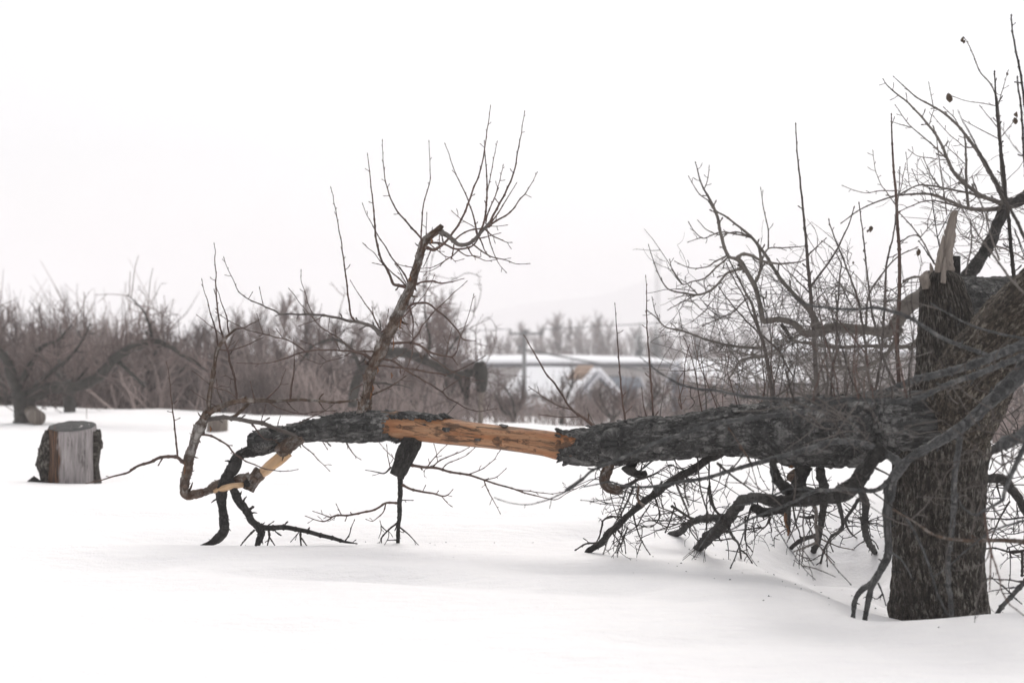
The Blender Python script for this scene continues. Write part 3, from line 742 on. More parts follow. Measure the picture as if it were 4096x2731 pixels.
def land(u, v, d):
    for q in np.arange(5.0, 9.5, .02):
        p = P3(u, v, q)
        if p[2] < gz(p[0], p[1]) and q > d-1.2: return q
    return d
class Traced:
    def __init__(s, base, reach=22, seed=1): s.base = base; s.K = []; s.W = []; s.reach = reach; s.rn = random.Random(seed)
    def register(s, L, w=20.): s.K.append(np.asarray(L)[:, :3]); s.W.append(np.full(len(L), w))
    def depth(s, u, v, w):
        if s.K:
            A = np.concatenate(s.K); W = np.concatenate(s.W)
            e = np.hypot(A[:, 0]-u, A[:, 1]-v)-W*.5; i = int(np.argmin(e))
            if e[i] < s.reach*.4: return A[i, 2]
        return s.base(u)
    def run(s, text, root, hairs=1., spurs=.25):
        part = None; small = []; made = []
        for line in text.strip().splitlines():
            child, name, mat, opt, P = parse(line); rn = s.rn
            P[:, 2] = np.maximum(P[:, 2], 1.5)
            length = np.sum(np.hypot(*np.diff(P[:, :2], axis=0).T))
            if 'd' in opt: d0, d1 = [float(q) for q in opt['d'].split(',')]
            else:
                d0 = s.depth(P[0, 0], P[0, 1], P[0, 2]); lm = length/FPX*d0
                d1 = d0+rn.uniform(-.55, .55)*lm*(.5 if P[0, 2] > 12 else 1)
            if 'land' in opt:
                d1 = land(P[-1, 0], P[-1, 1], d1)+.04
            L = np.concatenate(([0], np.cumsum(np.hypot(*np.diff(P[:, :2], axis=0).T))))/max(length, 1e-6)
            P4 = np.column_stack((P[:, :2], d0+(d1-d0)*L, P[:, 2]))
            wm = P[:, 2].mean(); thick = wm > 11
            step = max(2.2, min(5., wm*.12)) if thick else 4.
            Q = spline(P4, step); s.register(Q, 0); s.W[-1] = Q[:, 3].copy()
            px = Q[:, 2]/FPX                                                # metres per unit at each point
            C = np.array([P3(*q[:3]) for q in Q]); R = Q[:, 3]*.5*px
            if thick and mat != 'wood':                                         # knees and kinks of old wood
                ph = rn.uniform(0, 90); tl_ = np.concatenate(([0], np.cumsum(np.linalg.norm(np.diff(C, axis=0), axis=1))))
                K_ = np.array([[MN.noise(Vector((t/(R.mean()*5)+ph, 7*a, 0))) for a in range(3)] for t in tl_])
                C = C+K_*R[:, None]*.42; R = R*np.array([1+.22*MN.noise(Vector((t/(R.mean()*3)+ph, 40, 0))) for t in tl_])
            mb = MB(); nodes = []
            if not thick:
                acc = 0; nxt = rn.uniform(4, 10); sg = 1
                tl = np.concatenate(([0], np.cumsum(np.hypot(*np.diff(Q[:, :2], axis=0).T))))
                for i in range(1, len(Q)-1):
                    if tl[i] > nxt:
                        nodes.append(i); nxt = tl[i]+rn.uniform(9, 19)*(1+wm*.06)
                T, N, B = frames(C)
                off = np.zeros(len(Q))
                for q, i in enumerate(nodes): off[i] = (1 if q % 2 else -1)*rn.uniform(.2, .8)
                an = rn.uniform(0, 6.28); xs = [0]+nodes+[len(Q)-1]
                offi = np.interp(np.arange(len(Q)), xs, off[xs])
                C = C+(offi*px)[:, None]*(math.cos(an)*N+math.sin(an)*B)
                R2 = R.copy()
                for i in nodes: R2[i] *= rn.uniform(1.12, 1.45)
                tube(mb, C, R2, 8 if wm > 5 else 6)
                for q, i in enumerate(nodes):
                    a = an+(0 if q % 2 else math.pi)+rn.uniform(-.7, .7)
                    sd = math.cos(a)*N[i]+math.sin(a)*B[i]
                    if rn.random() < spurs:
                        ln = rn.uniform(6, 17)*px[i]*(1+.05*wm); d = sd*.9+T[i]*rn.uniform(.1, .8); d /= np.linalg.norm(d)
                        bend = T[i]*rn.uniform(.0, .35)*ln
                        ww = max(1.5, min(3.6, Q[i, 3]*.55))*.5*px[i]
                        pts = [C[i], C[i]+d*ln*.5, C[i]+d*ln*.8+bend*.5, C[i]+d*ln+bend]
                        tube(mb, pts, [ww*1.1, ww*.85, ww*1.2, ww*.8], 5)
                    elif rn.random() < .75*hairs:
                        ln = rn.uniform(2.6, 5.)*px[i]; d = sd*.75+T[i]*.7
                        r0 = R[i]*.3+.45*px[i]
                        tube(mb, [C[i]+sd*R[i]*.5, C[i]+d*ln*.6, C[i]+d*ln*1.1], [r0, r0*1.05, r0*.25], 4)
                tube(mb, [C[-1], C[-1]+T[-1]*3*px[-1], C[-1]+T[-1]*6*px[-1]], [R[-1]*1.3, R[-1]*1.5, R[-1]*.4], 5)
            else:
                sd_ = rn.uniform(0, 50); r0 = R.mean()
                if mat in ('bark', 'pale', 'fore', 'brownbark'):
                    f = lumps(.18, 1/(r0*2.2), 1.1, sd_, .14 if mat != 'fore' else .09, 1.6)
                    tube(mb, C, R, 22 if wm > 16 else 16, f)
                elif mat in ('wood', 'palewood'):
                    tube(mb, C, R*np.linspace(1.02, 1.02, len(R)), 18, lumps(.07, 1/(r0*3), 1., sd_))
                else: tube(mb, C, R, 12, lumps(.14, 1/(r0*3), .9, sd_))
                T, N, B = frames(C); tl = 0
                k = int(rn.uniform(3, 9)); i = k                              # snags, spur stubs and scraps of loose bark
                while i < len(Q)-1 and mat not in ('wood',):
                    a = rn.uniform(0, 6.28); sd = math.cos(a)*N[i]+math.sin(a)*B[i]; p = C[i]+sd*R[i]*.85
                    if rn.random() < .5:
                        ln = rn.uniform(.25, .8)*min(R[i], .03); d = sd+T[i]*rn.uniform(-.7, .9)
                        tube(mb, [p, p+d*ln, p+d*ln*1.9+T[i]*ln*.3], [ln*.35, ln*.28, ln*.12], 5)
                    else:
                        ln = rn.uniform(.3, .8)*R[i]; d = T[i]*rn.choice((-1, 1))+sd*.7
                        tube(mb, [p-d*ln*.4, p+d*ln*.5, p+d*ln*1.1+sd*ln*.2], [ln*.3, ln*.34, ln*.05], 6, squash=(.35, 1.))
                    i += int(rn.uniform(3, 10)*max(1, 14/wm*.8))
            if child and part is not None:
                if name in ('twig', 'water_sprout') and length < 60: small.append((length, mb, mat, part)); continue
                o = mb.build(name, mat, part)
            else:
                o = mb.build(name, mat, root); part = o
            made.append((o, name, length))
        for length, mb, mat, p in small:
            o = mb.build('twig', mat, p); made.append((o, 'twig', length))
        tw = sorted([q for q in made if q[1] == 'twig'], key=lambda q: -q[2])
        if len(tw) > 100:                                                  # beyond a hundred twigs the smallest make one part
            by = {}
            for o, _, _ in tw[100:]: by.setdefault(o.data.materials[0].name, []).append(o)
            mb = MB(); mats = []; idx = []
            for mn, os_ in by.items():
                mats.append(bpy.data.materials[mn])
                for o in os_:
                    me = o.data; V = np.empty(len(me.vertices)*3); me.vertices.foreach_get('co', V)
                    F = [tuple(p.vertices) for p in me.polygons]
                    mb.add(V.reshape(-1, 3)+np.array(root['_base']), F); idx += [len(mats)-1]*len(F)
            for o, _, _ in tw[100:]:
                me = o.data; bpy.data.objects.remove(o); bpy.data.meshes.remove(me)
            o = mb.build('side_twigs', mats[0], root)
            for m_ in mats[1:]: o.data.materials.append(m_)
            o.data.polygons.foreach_set('material_index', idx); o['kind'] = 'stuff'
        return made
# ------------------------------------------------------------------ ground
_r = np.random.RandomState(5)
def sines(x, y, f, n, sd, ax=1., ay=1.):
    r = np.random.RandomState(sd); out = 0
    for _ in range(n):
        a = r.uniform(0, 6.283); k = f*r.uniform(.6, 1.6)
        out = out+np.sin(k*(math.cos(a)*x*ax+math.sin(a)*y*ay)*6.283+r.uniform(0, 6.283))
    return out/math.sqrt(n)
def sst(t): t = np.clip(t, 0, 1); return t*t*(3-2*t)
def ground(x, y):
    x = np.asarray(x, float); y = np.asarray(y, float)
    d = np.hypot(x, y)
    near = np.exp(-(d/40)**2)
    h = near*(.011*sines(x, y, .35, 6, 1)+.009*sines(x, y, .8, 7, 2, .6, 1.2)+.0055*sines(x, y, 1.9, 9, 3, .5, 1.3)*(.4+.6*sst(.5+.6*sines(x, y, .3, 4, 21))))
    xs = 1-sst((np.abs(x)-9)/6)
    # wind-cut edge in front of the fallen limb, with the hollow behind it
    c = 7.40+.05*np.sin(x*2.1+1)+.03*np.sin(x*5.3)
    a = .09*sst((x+2.6)/.7)*(1-sst((x-.35)/.6))
    t = y-c+.05*sines(x, y, .9, 6, 33)
    h = h-a*sst(t/.42)*np.exp(-np.clip(t-.2, 0, 9)**2/.45**2)+.006*(a/.09)*np.exp(-(t/.3)**2)
    h = h-.07*np.exp(-((x+1.55)/.42)**2-((y-7.95)/.42)**2)
    # basin melted under the limb and the well round the trunk
    e = np.hypot((x-1.72)/.72, (y-7.15)/.85)+.06*sines(x, y, .9, 5, 9)
    h = h-.16*(1-sst((e-.55)/.45))
    for px, py, pr, pd in ((1.38, 6.75, .16, .1), (1.62, 6.6, .2, .13), (1.95, 7.1, .16, .14), (1.75, 7.5, .2, .1), (1.28, 7.2, .2, .07), (2.9, 6.6, .4, .14)):
        h = h-pd*np.exp(-(((x-px)**2+(y-py)**2)/pr**2)**1.5)
    e = np.hypot((x-2.05)/.9, (y-6.4)/.8)
    h = h-.16*(1-sst((e-.2)/.9))
    c2 = 5.42-.05*(x-1.9)+.03*np.sin(x*3+.5)
    a2 = sst((x-1.22)/.35)*(1-sst((x-4)/2)); t = y-c2
    t = t+.035*sines(x, y, 1.4, 6, 31)
    h = h-.12*a2*sst(t/.3)*np.exp(-np.clip(t-.25, 0, 9)**2/.5**2)+.012*a2*np.exp(-(t/.35)**2)
    # shallow wind-softened dents along the near snow
    for u, v, rx, dp in ((560, 1308, .22, .016), (720, 1312, .26, .024), (862, 1316, .24, .026), (985, 1322, .3, .026), (1110, 1332, .22, .018), (1262, 1346, .34, .026), (1235, 1306, .3, .018), (1420, 1352, .26, .022), (1560, 1372, .2, .016), (330, 1286, .3, .018), (180, 1300, .3, .02), (60, 1322, .3, .014), (1000, 1420, .3, .014), (640, 1440, .3, .012), (1500, 1470, .25, .01), (1400, 1210, .35, .02), (1180, 1180, .4, .02), (300, 1180, .5, .03), (1330, 1125, .5, .025)):
        dd = 1.06*FPX/(v-VC); h = h-1.6*dp*np.exp(-((x-(u-UC)/FPX*dd)/rx)**2-((y-dd)/(rx*.5))**2)
    # well round the cut stump
    h = h-.04*np.exp(-(((x+3.38)**2+(y-11.1)**2)/.45**2))+.02*np.exp(-(((x+3.4)/.9)**2+((y-10.45)/.35)**2))
    # the field's far brow and the low land beyond
    yc = 18.2-.64*np.clip(x, -40, 40)+.25*np.sin(x*.9)+.18*np.sin(x*2.3+1)
    q = np.clip(y-yc, 0, None)
    drop = np.where(q < 90, -.35*sst(q/2.)-6.6*sst(q/90)*.72, -.35-6.6*.72)
    far = np.clip((d-420)/1500, 0, 1)
    return h+drop+far*far*30
def make_ground():
    rr = np.concatenate((np.array([.01]), np.linspace(.5, 3.2, 12), np.arange(3.3, 9.6, .032), np.geomspace(9.65, 26, 150), np.geomspace(26.6, 1700, 70)))
    f = np.radians(np.arange(-25, 25.01, .2)); g = np.radians(np.arange(28, 332.1, 4)); th = np.concatenate((f, g))
    n = len(th); X = rr[:, None]*np.sin(th)[None]; Y = rr[:, None]*np.cos(th)[None]
    V = np.stack((X, Y, ground(X, Y)), 2).reshape(-1, 3); F = []
    for i in range(len(rr)-1):
        a = i*n
        for j in range(n): k = (j+1) % n; F.append((a+j, a+k, a+n+k, a+n+j))
    mb = MB(); mb.add(V, F); o = mb.build('snow_ground', 'snow'); tag(o, None, None, kind='structure'); o['label'] = 'smooth white snow covering the orchard floor'
make_ground()
def gz(x, y): return float(ground(np.array([x]), np.array([y]))[0])

# ------------------------------------------------------------------ the broken apple tree in front
TB = P3(2160, 1440, 6.35)
tree = thing('apple_tree', 'broken old apple tree with thick trunk and a long limb fallen across the snow', 'tree', TB)
dl = lambda u: 6.4+(2080-u)*.00082 if u < 2080 else 6.3
T0 = Traced(dl, 26, 3)
def px_tube(rows, step=3.): return spline(rows, step)
# trunk
rows = [(2159, 1540, 6.35, 222), (2159, 1430, 6.35, 216), (2157, 1300, 6.35, 211), (2157, 1200, 6.35, 210), (2159, 1100, 6.35, 210), (2165, 1000, 6.35, 204),
        (2180, 920, 6.35, 182), (2184, 850, 6.36, 160), (2178, 770, 6.38, 134), (2170, 700, 6.4, 114), (2162, 650, 6.4, 96), (2160, 632, 6.4, 80), (2160, 622, 6.4, 56)]
Q = px_tube(rows); C = np.array([P3(*q[:3]) for q in Q]); R = Q[:, 3]*.5*Q[:, 2]/FPX
mb = MB(); tube(mb, C, R, 110, lumps(.05, 4.5, 1.2, 3., .035, 3.2, .06)); trunk = mb.build('trunk', 'trunk', tree); T0.register(Q, 150)
rows = [(2192, 1040, 6.3, 120), (2208, 960, 6.24, 160), (2240, 868, 6.1, 176), (2292, 792, 5.95, 162), (2345, 730, 5.8, 156), (2420, 655, 5.65, 150), (2540, 545, 5.5, 140)]
Q = px_tube(rows); C = np.array([P3(*q[:3]) for q in Q]); R = Q[:, 3]*.5*Q[:, 2]/FPX
mb = MB(); tube(mb, C, R, 90, lumps(.06, 6., 1.2, 8., .05, 4.2, .05)); mb.build('branch', 'brownbark', tree); T0.register(Q, 150)
rows = [(2150, 690, 6.42, 90), (2200, 690, 6.5, 104), (2260, 688, 6.6, 106), (2330, 684, 6.7, 104), (2420, 676, 6.85, 100), (2520, 660, 7., 95)]
Q = px_tube(rows); C = np.array([P3(*q[:3]) for q in Q]); R = Q[:, 3]*.5*Q[:, 2]/FPX
mb = MB(); tube(mb, C, R, 60, lumps(.07, 7., 1.2, 18., .07, 3.5)); top = mb.build('branch', 'limb', tree); T0.register(Q, 90)
mb = MB()
Q = px_tube([(2197, 640, 6.5, 20), (2197, 606, 6.5, 17), (2197, 588, 6.5, 18)], 2); tube(mb, [P3(*q[:3]) for q in Q], Q[:, 3]*.5*6.5/FPX, 14, lumps(.1, 30, 1, 4)); mb.build('cut_stub', 'bark', top)
def shard(rows, sides=14, seed=0., flat=.55):
    Q = px_tube(rows, 2.); C = np.array([P3(*q[:3]) for q in Q]); R = Q[:, 3]*.5*Q[:, 2]/FPX
    m_ = MB(); tube(m_, C, R, sides, lumps(.3, 22, 1.9, seed, .2, 1.5), squash=(flat, 1.)); return m_
sp = MB()
for rows, sd in (([(2170, 668, 6.36, 46), (2171, 640, 6.36, 40), (2173, 610, 6.38, 34), (2176, 575, 6.38, 27), (2181, 545, 6.38, 24), (2185, 520, 6.38, 22), (2189, 500, 6.38, 18), (2194, 489, 6.38, 14), (2199, 485, 6.38, 7)], 2.),
                 ([(2157, 660, 6.34, 26), (2157, 610, 6.35, 18), (2161, 575, 6.35, 11), (2165, 552, 6.36, 4)], 5.), ([(2160, 580, 6.352, 8), (2164, 556, 6.355, 6), (2167, 538, 6.36, 2)], 4.),
                 ([(2142, 650, 6.35, 14), (2139, 618, 6.36, 8), (2137, 604, 6.36, 3)], 9.), ([(2166, 650, 6.3, 12), (2169, 610, 6.335, 9), (2171, 590, 6.36, 3)], 8.)):
    m_ = shard(rows, 18, sd); sp.add(np.concatenate(m_.V), m_.F, np.concatenate(m_.U))
sp.build('splintered_stub', 'greywood', trunk)
m_ = shard([(2126, 664, 6.33, 14), (2124, 645, 6.33, 22), (2126, 632, 6.34, 16), (2130, 622, 6.34, 5)], 14, 7., .8); m_.build('torn_bark', 'greywood', trunk)
# fallen limb: a stripped wooden core with bark left at both ends
LR = [(2200, 968, 120), (2120, 970, 146), (2050, 974, 150), (1950, 988, 166), (1850, 993, 162), (1758, 990, 132), (1675, 990, 112), (1565, 1003, 99), (1483, 1009, 102), (1400, 1021, 99),
      (1342, 1026, 88), (1291, 1025, 70), (1240, 1016, 63), (1137, 1003, 60), (1024, 990, 65), (906, 977, 71), (804, 982, 70), (784, 980, 62), (711, 990, 50), (667, 998, 46), (626, 1010, 56), (597, 1016, 58), (579, 1018, 50)]
rows = [(u, v, dl(u), w) for u, v, w in LR]
Q = px_tube(rows, 2.6); T0.register(Q, 60); C = np.array([P3(*q[:3]) for q in Q]); R = Q[:, 3]*.5*Q[:, 2]/FPX
SD = 72; A = np.arange(SD)*2*math.pi/SD
keep = np.ones((len(Q)-1, SD), bool)
for i in range(len(Q)-1):
    u = Q[i, 0]
    if not 860 < u < 1360: continue
    for j in range(SD):
        upc, fr = math.cos(A[j]), -math.sin(A[j]); ph = math.degrees(math.atan2(upc, fr))   # 0 faces the camera, 90 is up
        n_ = MN.fractal(Vector((u*.03, ph*.035, 1.7)), 1, 2, 4)
        b1 = np.interp(ph, (-180, -120, -60, -20, 10, 28, 42, 60, 90, 130, 180), (1000, 950, 912, 890, 884, 898, 960, 1022, 1026, 1020, 1000))
        b2 = np.interp(ph, (-180, -120, -60, -35, -12, 12, 32, 50, 90, 130, 180), (1300, 1295, 1300, 1290, 1292, 1340, 1346, 1308, 1278, 1285, 1300))
        if b1+n_*16 < u < b2+n_*16: keep[i, j] = False
limbroot = None
mb = MB(); f0 = lumps(.07, 6.5, 1.2, 31., .09, 2.2)
tube(mb, C, R*1.0, SD, f0, keep=keep, skirt=.17); limb = mb.build('fallen_limb', 'limb', tree)
cap = [i for i in range(len(Q)) if 855 < Q[i, 0] < 1372]
mb = MB(); tube(mb, C[cap], R[cap]*.93, 64, lumps(.045, 4., 1., 12.)); core = mb.build('stripped_wood', 'wood', limb)
Ce = C[-4:]; mb = MB(); tube(mb, Ce[[0, 3]], R[[-4, -1]]*.9, 24); mb.build('cut_end', 'cut', limb)
def knot(u, v, w, mat, ring, d=None, rise=.02, par=None, hole=None, depth_in=.0):
    """a healed branch scar: rings rising from the surface towards the viewer with a dark or open eye"""
    d = d or dl(u); i = int(np.argmin(np.abs(Q[:, 0]-u))); rr = w*.5*d/FPX
    ang = (v-Q[i, 1])/(Q[i, 3]*.5); ang = max(-.95, min(.95, ang))
    nrm = np.array((0, -math.sqrt(1-ang*ang), -ang)); c0 = C[i]+nrm*R[i]*.9
    m1 = MB(); prof = [(0, 1.15), (.35, 1.05), (.65, .9), (.8, .74), (.72, .6), (.86, .5), (.8, .36), (.5, .26)]
    tube(m1, [c0+nrm*rise*a for a, _ in prof], [rr*b for _, b in prof], 28, lumps(.14, 90, 1.6, u, .1, 1.2), squash=(1., 1.12), cap1=True)
    o = m1.build('knot', mat, par)
    m2 = MB(); tube(m2, [c0+nrm*rise*a for a in (.4, .62, .74)], [rr*.3, rr*.26, rr*.12], 14, lumps(.3, 60, 1.5, u)); m2.build('knot_eye', hole or 'cut', par)
knot(612, 1007, 40, 'limb', 1, rise=.03, par=limb); knot(1413, 1015, 66, 'limb', 1, rise=.03, par=limb)
knot(1148, 1012, 24, 'wood', 1, rise=.012, par=limb, hole='greywood'); knot(1230, 1032, 9, 'wood', 1, rise=.008, par=limb); knot(1282, 1014, 13, 'wood', 1, rise=.02, par=limb)
knot(893, 982, 14, 'wood', 1, rise=.016, par=limb, hole='greywood'); knot(920, 976, 9, 'wood', 1, rise=.012, par=limb); knot(929, 980, 8, 'wood', 1, rise=.012, par=limb)
# loose flakes of bark standing off the limb and the trunk
fl = MB(); rb = random.Random(4); edge = []
for i in range(1, len(Q)-2):
    for j in range(SD):
        if keep[i, j] and not (keep[i-1, j] and keep[i+1, j] and keep[i, j-1] and keep[i, (j+1) % SD]): edge.append((i, A[j]))
for k_ in range(760):
    i = rb.randrange(4, len(Q)-4)
    if k_ >= 150 and 895 < Q[i, 0] < 1330 and rb.random() < .96: continue
    a = rb.choice((rb.uniform(-1.2, 1.2), rb.uniform(3.6, 6.2)))
    if k_ < 150: i, a = edge[rb.randrange(len(edge))]
    T, N, B = frames(C[max(0, i-2):i+3]); T, N, B = T[2], N[2], B[2]
    sd = math.cos(a)*N+math.sin(a)*B; tg = np.cross(sd, T); p = C[i]+sd*R[i]*.98
    ln = rb.uniform(.008, .026); wd = rb.uniform(.004, .012); lift = rb.uniform(.0, .5)+(.35 if k_ < 150 else 0)
    q = [p-T*ln-tg*wd, p-T*ln*.9+tg*wd*.8, p+tg*wd*1.1+sd*ln*lift*.6, p+T*ln*rb.uniform(.6, 1)+tg*wd*.3+sd*ln*lift*1.2, p+T*ln*.5-tg*wd+sd*ln*lift]
    th = sd*.0025; V = [x+th for x in q]+[x-th for x in q]
    fl.add(V, [(0, 1, 2, 3, 4), (9, 8, 7, 6, 5)]+[(k, k+5, (k+1) % 5+5, (k+1) % 5) for k in range(5)])
o = fl.build('bark_flakes', 'limb', limb, smooth=False); o['kind'] = 'stuff'
rq = random.Random(19); extra = []
for q in range(46):                                                  # more upright shoots along the limb and by the trunk
    u = rq.choice((rq.uniform(1560, 2090), rq.uniform(1760, 2100))); v0 = 940-(u-1560)*.05; ln = rq.uniform(60, 330)*(.5+.5*(u-1500)/600); le = rq.gauss(-.05, .16); w0 = 1.8+ln*.009; rq_ = rq.gauss(0, .16)
    pts = [(u+le*ln*t+rq.gauss(0, 3)+rq_*(t-t*t)*ln, v0-ln*t) for t in (0, .2, .4, .6, .8, 1)]
    extra.append('water_sprout %s : D %s' % (rq.choice(('twig', 'grey', 'dark')), ' '.join('%.1f,%.1f%s' % (a, b, {0: ',%.2f' % w0, 5: ',1.6'}.get(k, '')) for k, (a, b) in enumerate(pts))))
made = T0.run(MAIN+'\n'.join(extra), tree)
# pale freshly stripped lengths on the lower left branch
for rows, m_ in (([(660, 1036, 0, 30), (645, 1050, 0, 28), (626, 1066, 0, 27), (605, 1083, 0, 24), (594, 1093, 0, 20)], 'palewood'),
                 ([(556, 1113, 0, 13), (530, 1117, 0, 15), (505, 1124, 0, 14), (490, 1129, 0, 8)], 'palewood')):
    rows = [(u, v, T0.depth(u, v-4, 1)-.025*(k_ := (m_ == 'palewood' and rows[0][0] < 600)), w) for u, v, _, w in rows]
    q = px_tube(rows, 3); mb = MB(); tube(mb, [P3(*r[:3]) for r in q], q[:, 3]*.5*q[:, 2]/FPX, 18, lumps(.08, 12, 1, 3)); mb.build('stripped_wood', m_, limb)
mb = MB(); q = [P3(u, v, T0.depth(568, 1106, 1)+o_) for u, v, o_ in ((570, 1106, 0), (567, 1117, -.025), (566, 1120, -.03))]; tube(mb, q, [.03, .028, .02], 18, lumps(.1, 30, 1, 2)); mb.build('cut_end', 'cut', limb)
# warm torn strips of bark along the upright branch
tb = MB()
for u, v, ln, w in ((852, 905, 26, 7), (857, 892, 16, 5), (920, 735, 44, 5), (904, 790, 30, 4), (943, 640, 18, 6), (940, 652, 24, 5), (992, 553, 12, 7), (900, 862, 14, 5), (868, 850, 16, 5), (484, 985, 14, 6), (425, 1075, 30, 6)):
    d = T0.depth(u-4, v, 1)-.02; s_ = d/FPX; tb = MB()
    tube(tb, [P3(u-2, v-ln*.5, d), P3(u+1, v, d), P3(u-2, v+ln*.5, d)], [w*.2*s_, w*.45*s_, w*.15*s_], 6, squash=(.4, 1.)); tb.build('torn_bark', 'wood', tree)
# dead leaves still hanging on twigs
def leaf(u, v, d, sz, par, seed):
    r = random.Random(seed); mb = MB(); p = P3(u, v, d); s_ = sz*d/FPX
    tw = np.array((r.uniform(-.4, .4), r.uniform(-.3, .3), -1)); tw /= np.linalg.norm(tw); sd = np.cross(tw, (0.3*r.uniform(-1, 1), 1, 0)); sd /= np.linalg.norm(sd); nn = np.cross(tw, sd)
    rows = [];
    for k in range(7):
        t = k/6; w = math.sin(math.pi*min(1, t*.95+.03))**.8*.34; cu = .25*math.sin(3*t+seed)
        for e in (-1, -.5, 0, .5, 1): rows.append(p+tw*s_*t+sd*s_*w*e+nn*s_*(cu+.35*abs(e)*w*3*(1 if seed % 2 else -.7)))
    F = [(a*5+b, a*5+b+1, a*5+b+6, a*5+b+5) for a in range(6) for b in range(4)]; V = np.array(rows); th = nn*s_*.02
    mb.add(np.concatenate((V+th, V-th)), F+[tuple(reversed([q+35 for q in f])) for f in F]); return mb.build('dead_leaf', 'leaf', par)

# ------------------------------------------------------------------ the standing tree close behind
bt = thing('apple_tree', 'grey apple tree standing right behind the broken trunk with fine arching twigs', 'tree', P3(2170, 1180, 9.0))
T1 = Traced(lambda u: 8.9, 24, 5)
Q1 = px_tube([(2170, 1210, 9., 90), (2172, 1000, 9., 84), (2180, 850, 9., 74), (2200, 720, 9., 50)], 4)
mb = MB(); tube(mb, [P3(*q[:3]) for q in Q1], Q1[:, 3]*.5*9/FPX, 30, lumps(.1, 5, 1.1, 2., .1, 2)); mb.build('trunk', 'oldbark', bt); T1.register(Q1, 60)
madeB = T1.run(BACK, bt, spurs=.62)
for k, (u, v, z) in enumerate(((2178, 214, 22), (2185, 222, 14), (2211, 84, 14), (2215, 92, 9), (2337, 256, 15), (2331, 270, 16), (2313, 166, 8), (2000, 520, 14), (1996, 526, 9), (2109, 572, 16), (1985, 572, 8), (1960, 600, 7))):
    leaf(u, v, T1.depth(u, v, 1), z, bt, k)
def snarl(mb, K, n, rn, lo, hi, wid, up=.2, zone=None, keepf=None, sub=3):
    """loose twiggy growth springing from traced wood K (u,v,d rows)"""
    for _ in range(n):
        q = K[rn.randrange(len(K))]; u, v, d = q[:3]
        if keepf and not keepf(u, v): continue
        a = rn.uniform(0, 6.283); ln = rn.uniform(lo, hi); s_ = d/FPX
        p = P3(u, v, d); dv = np.array((math.cos(a), rn.uniform(-.7, .7), math.sin(a)*.8+up)); dv /= np.linalg.norm(dv)
        def go(p, dv, ln, w, lev):
            m = 5; C_ = [p]; cv = np.array([rn.gauss(0, .22) for _ in range(3)])
            for k in range(m):
                dv = dv+cv*.5+np.array([rn.gauss(0, .1) for _ in range(3)])+np.array((0, 0, up*.12)); dv = dv/np.linalg.norm(dv); C_.append(C_[-1]+dv*ln*s_/m)
            tube(mb, C_, np.linspace(w, w*.5, m+1)*.5*s_, 4)
            if lev:
                for _ in range(rn.randint(1, sub)):
                    k = rn.randint(1, m); e = np.array([rn.gauss(0, 1) for _ in range(3)]); e = e/np.linalg.norm(e)*.9+dv*.6; go(C_[k], e/np.linalg.norm(e), ln*rn.uniform(.25, .6), w*.75, lev-1)
        go(p, dv, ln, wid*rn.uniform(.8, 1.3), 2)
K0 = np.concatenate([k for k in T0.K if k.shape[1] >= 3]); rn = random.Random(23); mb = MB()
Ku = K0[(K0[:, 1] > 1075) & (K0[:, 1] < 1215) & (K0[:, 0] > 1340) & (K0[:, 0] < 2050) & (K0[:, 2] > 6)]; snarl(mb, Ku, 120, rn, 35, 120, 2.6, -.25)
Ku = K0[(K0[:, 1] > 1000) & (K0[:, 1] < 1300) & (K0[:, 0] > 2270) & (K0[:, 2] > 5.8)]; snarl(mb, Ku, 40, rn, 40, 130, 2.6, -.1)
Kl = K0[(K0[:, 1] > 1050) & (K0[:, 1] < 1235) & (K0[:, 0] > 520) & (K0[:, 0] < 1000)]; snarl(mb, Kl, 8, rn, 15, 40, 2., -.15, sub=1)
o = mb.build('dead_twigs', 'dark', tree); o['kind'] = 'stuff'; mb = MB()
Kf = K0[(K0[:, 2] < 5.45) & (K0[:, 0] > 1780) & (K0[:, 1] > 680) & (K0[:, 1] < 1330)]; snarl(mb, Kf, 90, rn, 60, 220, 3.4, -.12, sub=2)
o = mb.build('fine_twigs', 'grey', tree); o['kind'] = 'stuff'
K1 = np.concatenate(T1.K); mb = MB(); rn = random.Random(11)
Kr = K1[(K1[:, 0] > 2120) & (K1[:, 1] < 720) & (K1[:, 1] > 380)]; snarl(mb, Kr, 85, rn, 40, 120, 1.7, .15, sub=2)
Kl = K1[(K1[:, 0] > 1560) & (K1[:, 0] < 2130) & (K1[:, 1] > 640)]; snarl(mb, Kl, 230, rn, 50, 170, 1.8, .12)
xs = np.array([(rn.uniform(1640, 2130), rn.uniform(800, 930), rn.uniform(8.5, 10.5)) for _ in range(200)]); snarl(mb, xs, 190, rn, 60, 190, 1.9, .05)
xs = np.array([(rn.uniform(2270, 2380), rn.uniform(850, 1010), rn.uniform(9, 11)) for _ in range(60)]); snarl(mb, xs, 40, rn, 60, 160, 1.9, .05)
o = mb.build('twigs', 'back', bt); o['kind'] = 'stuff'

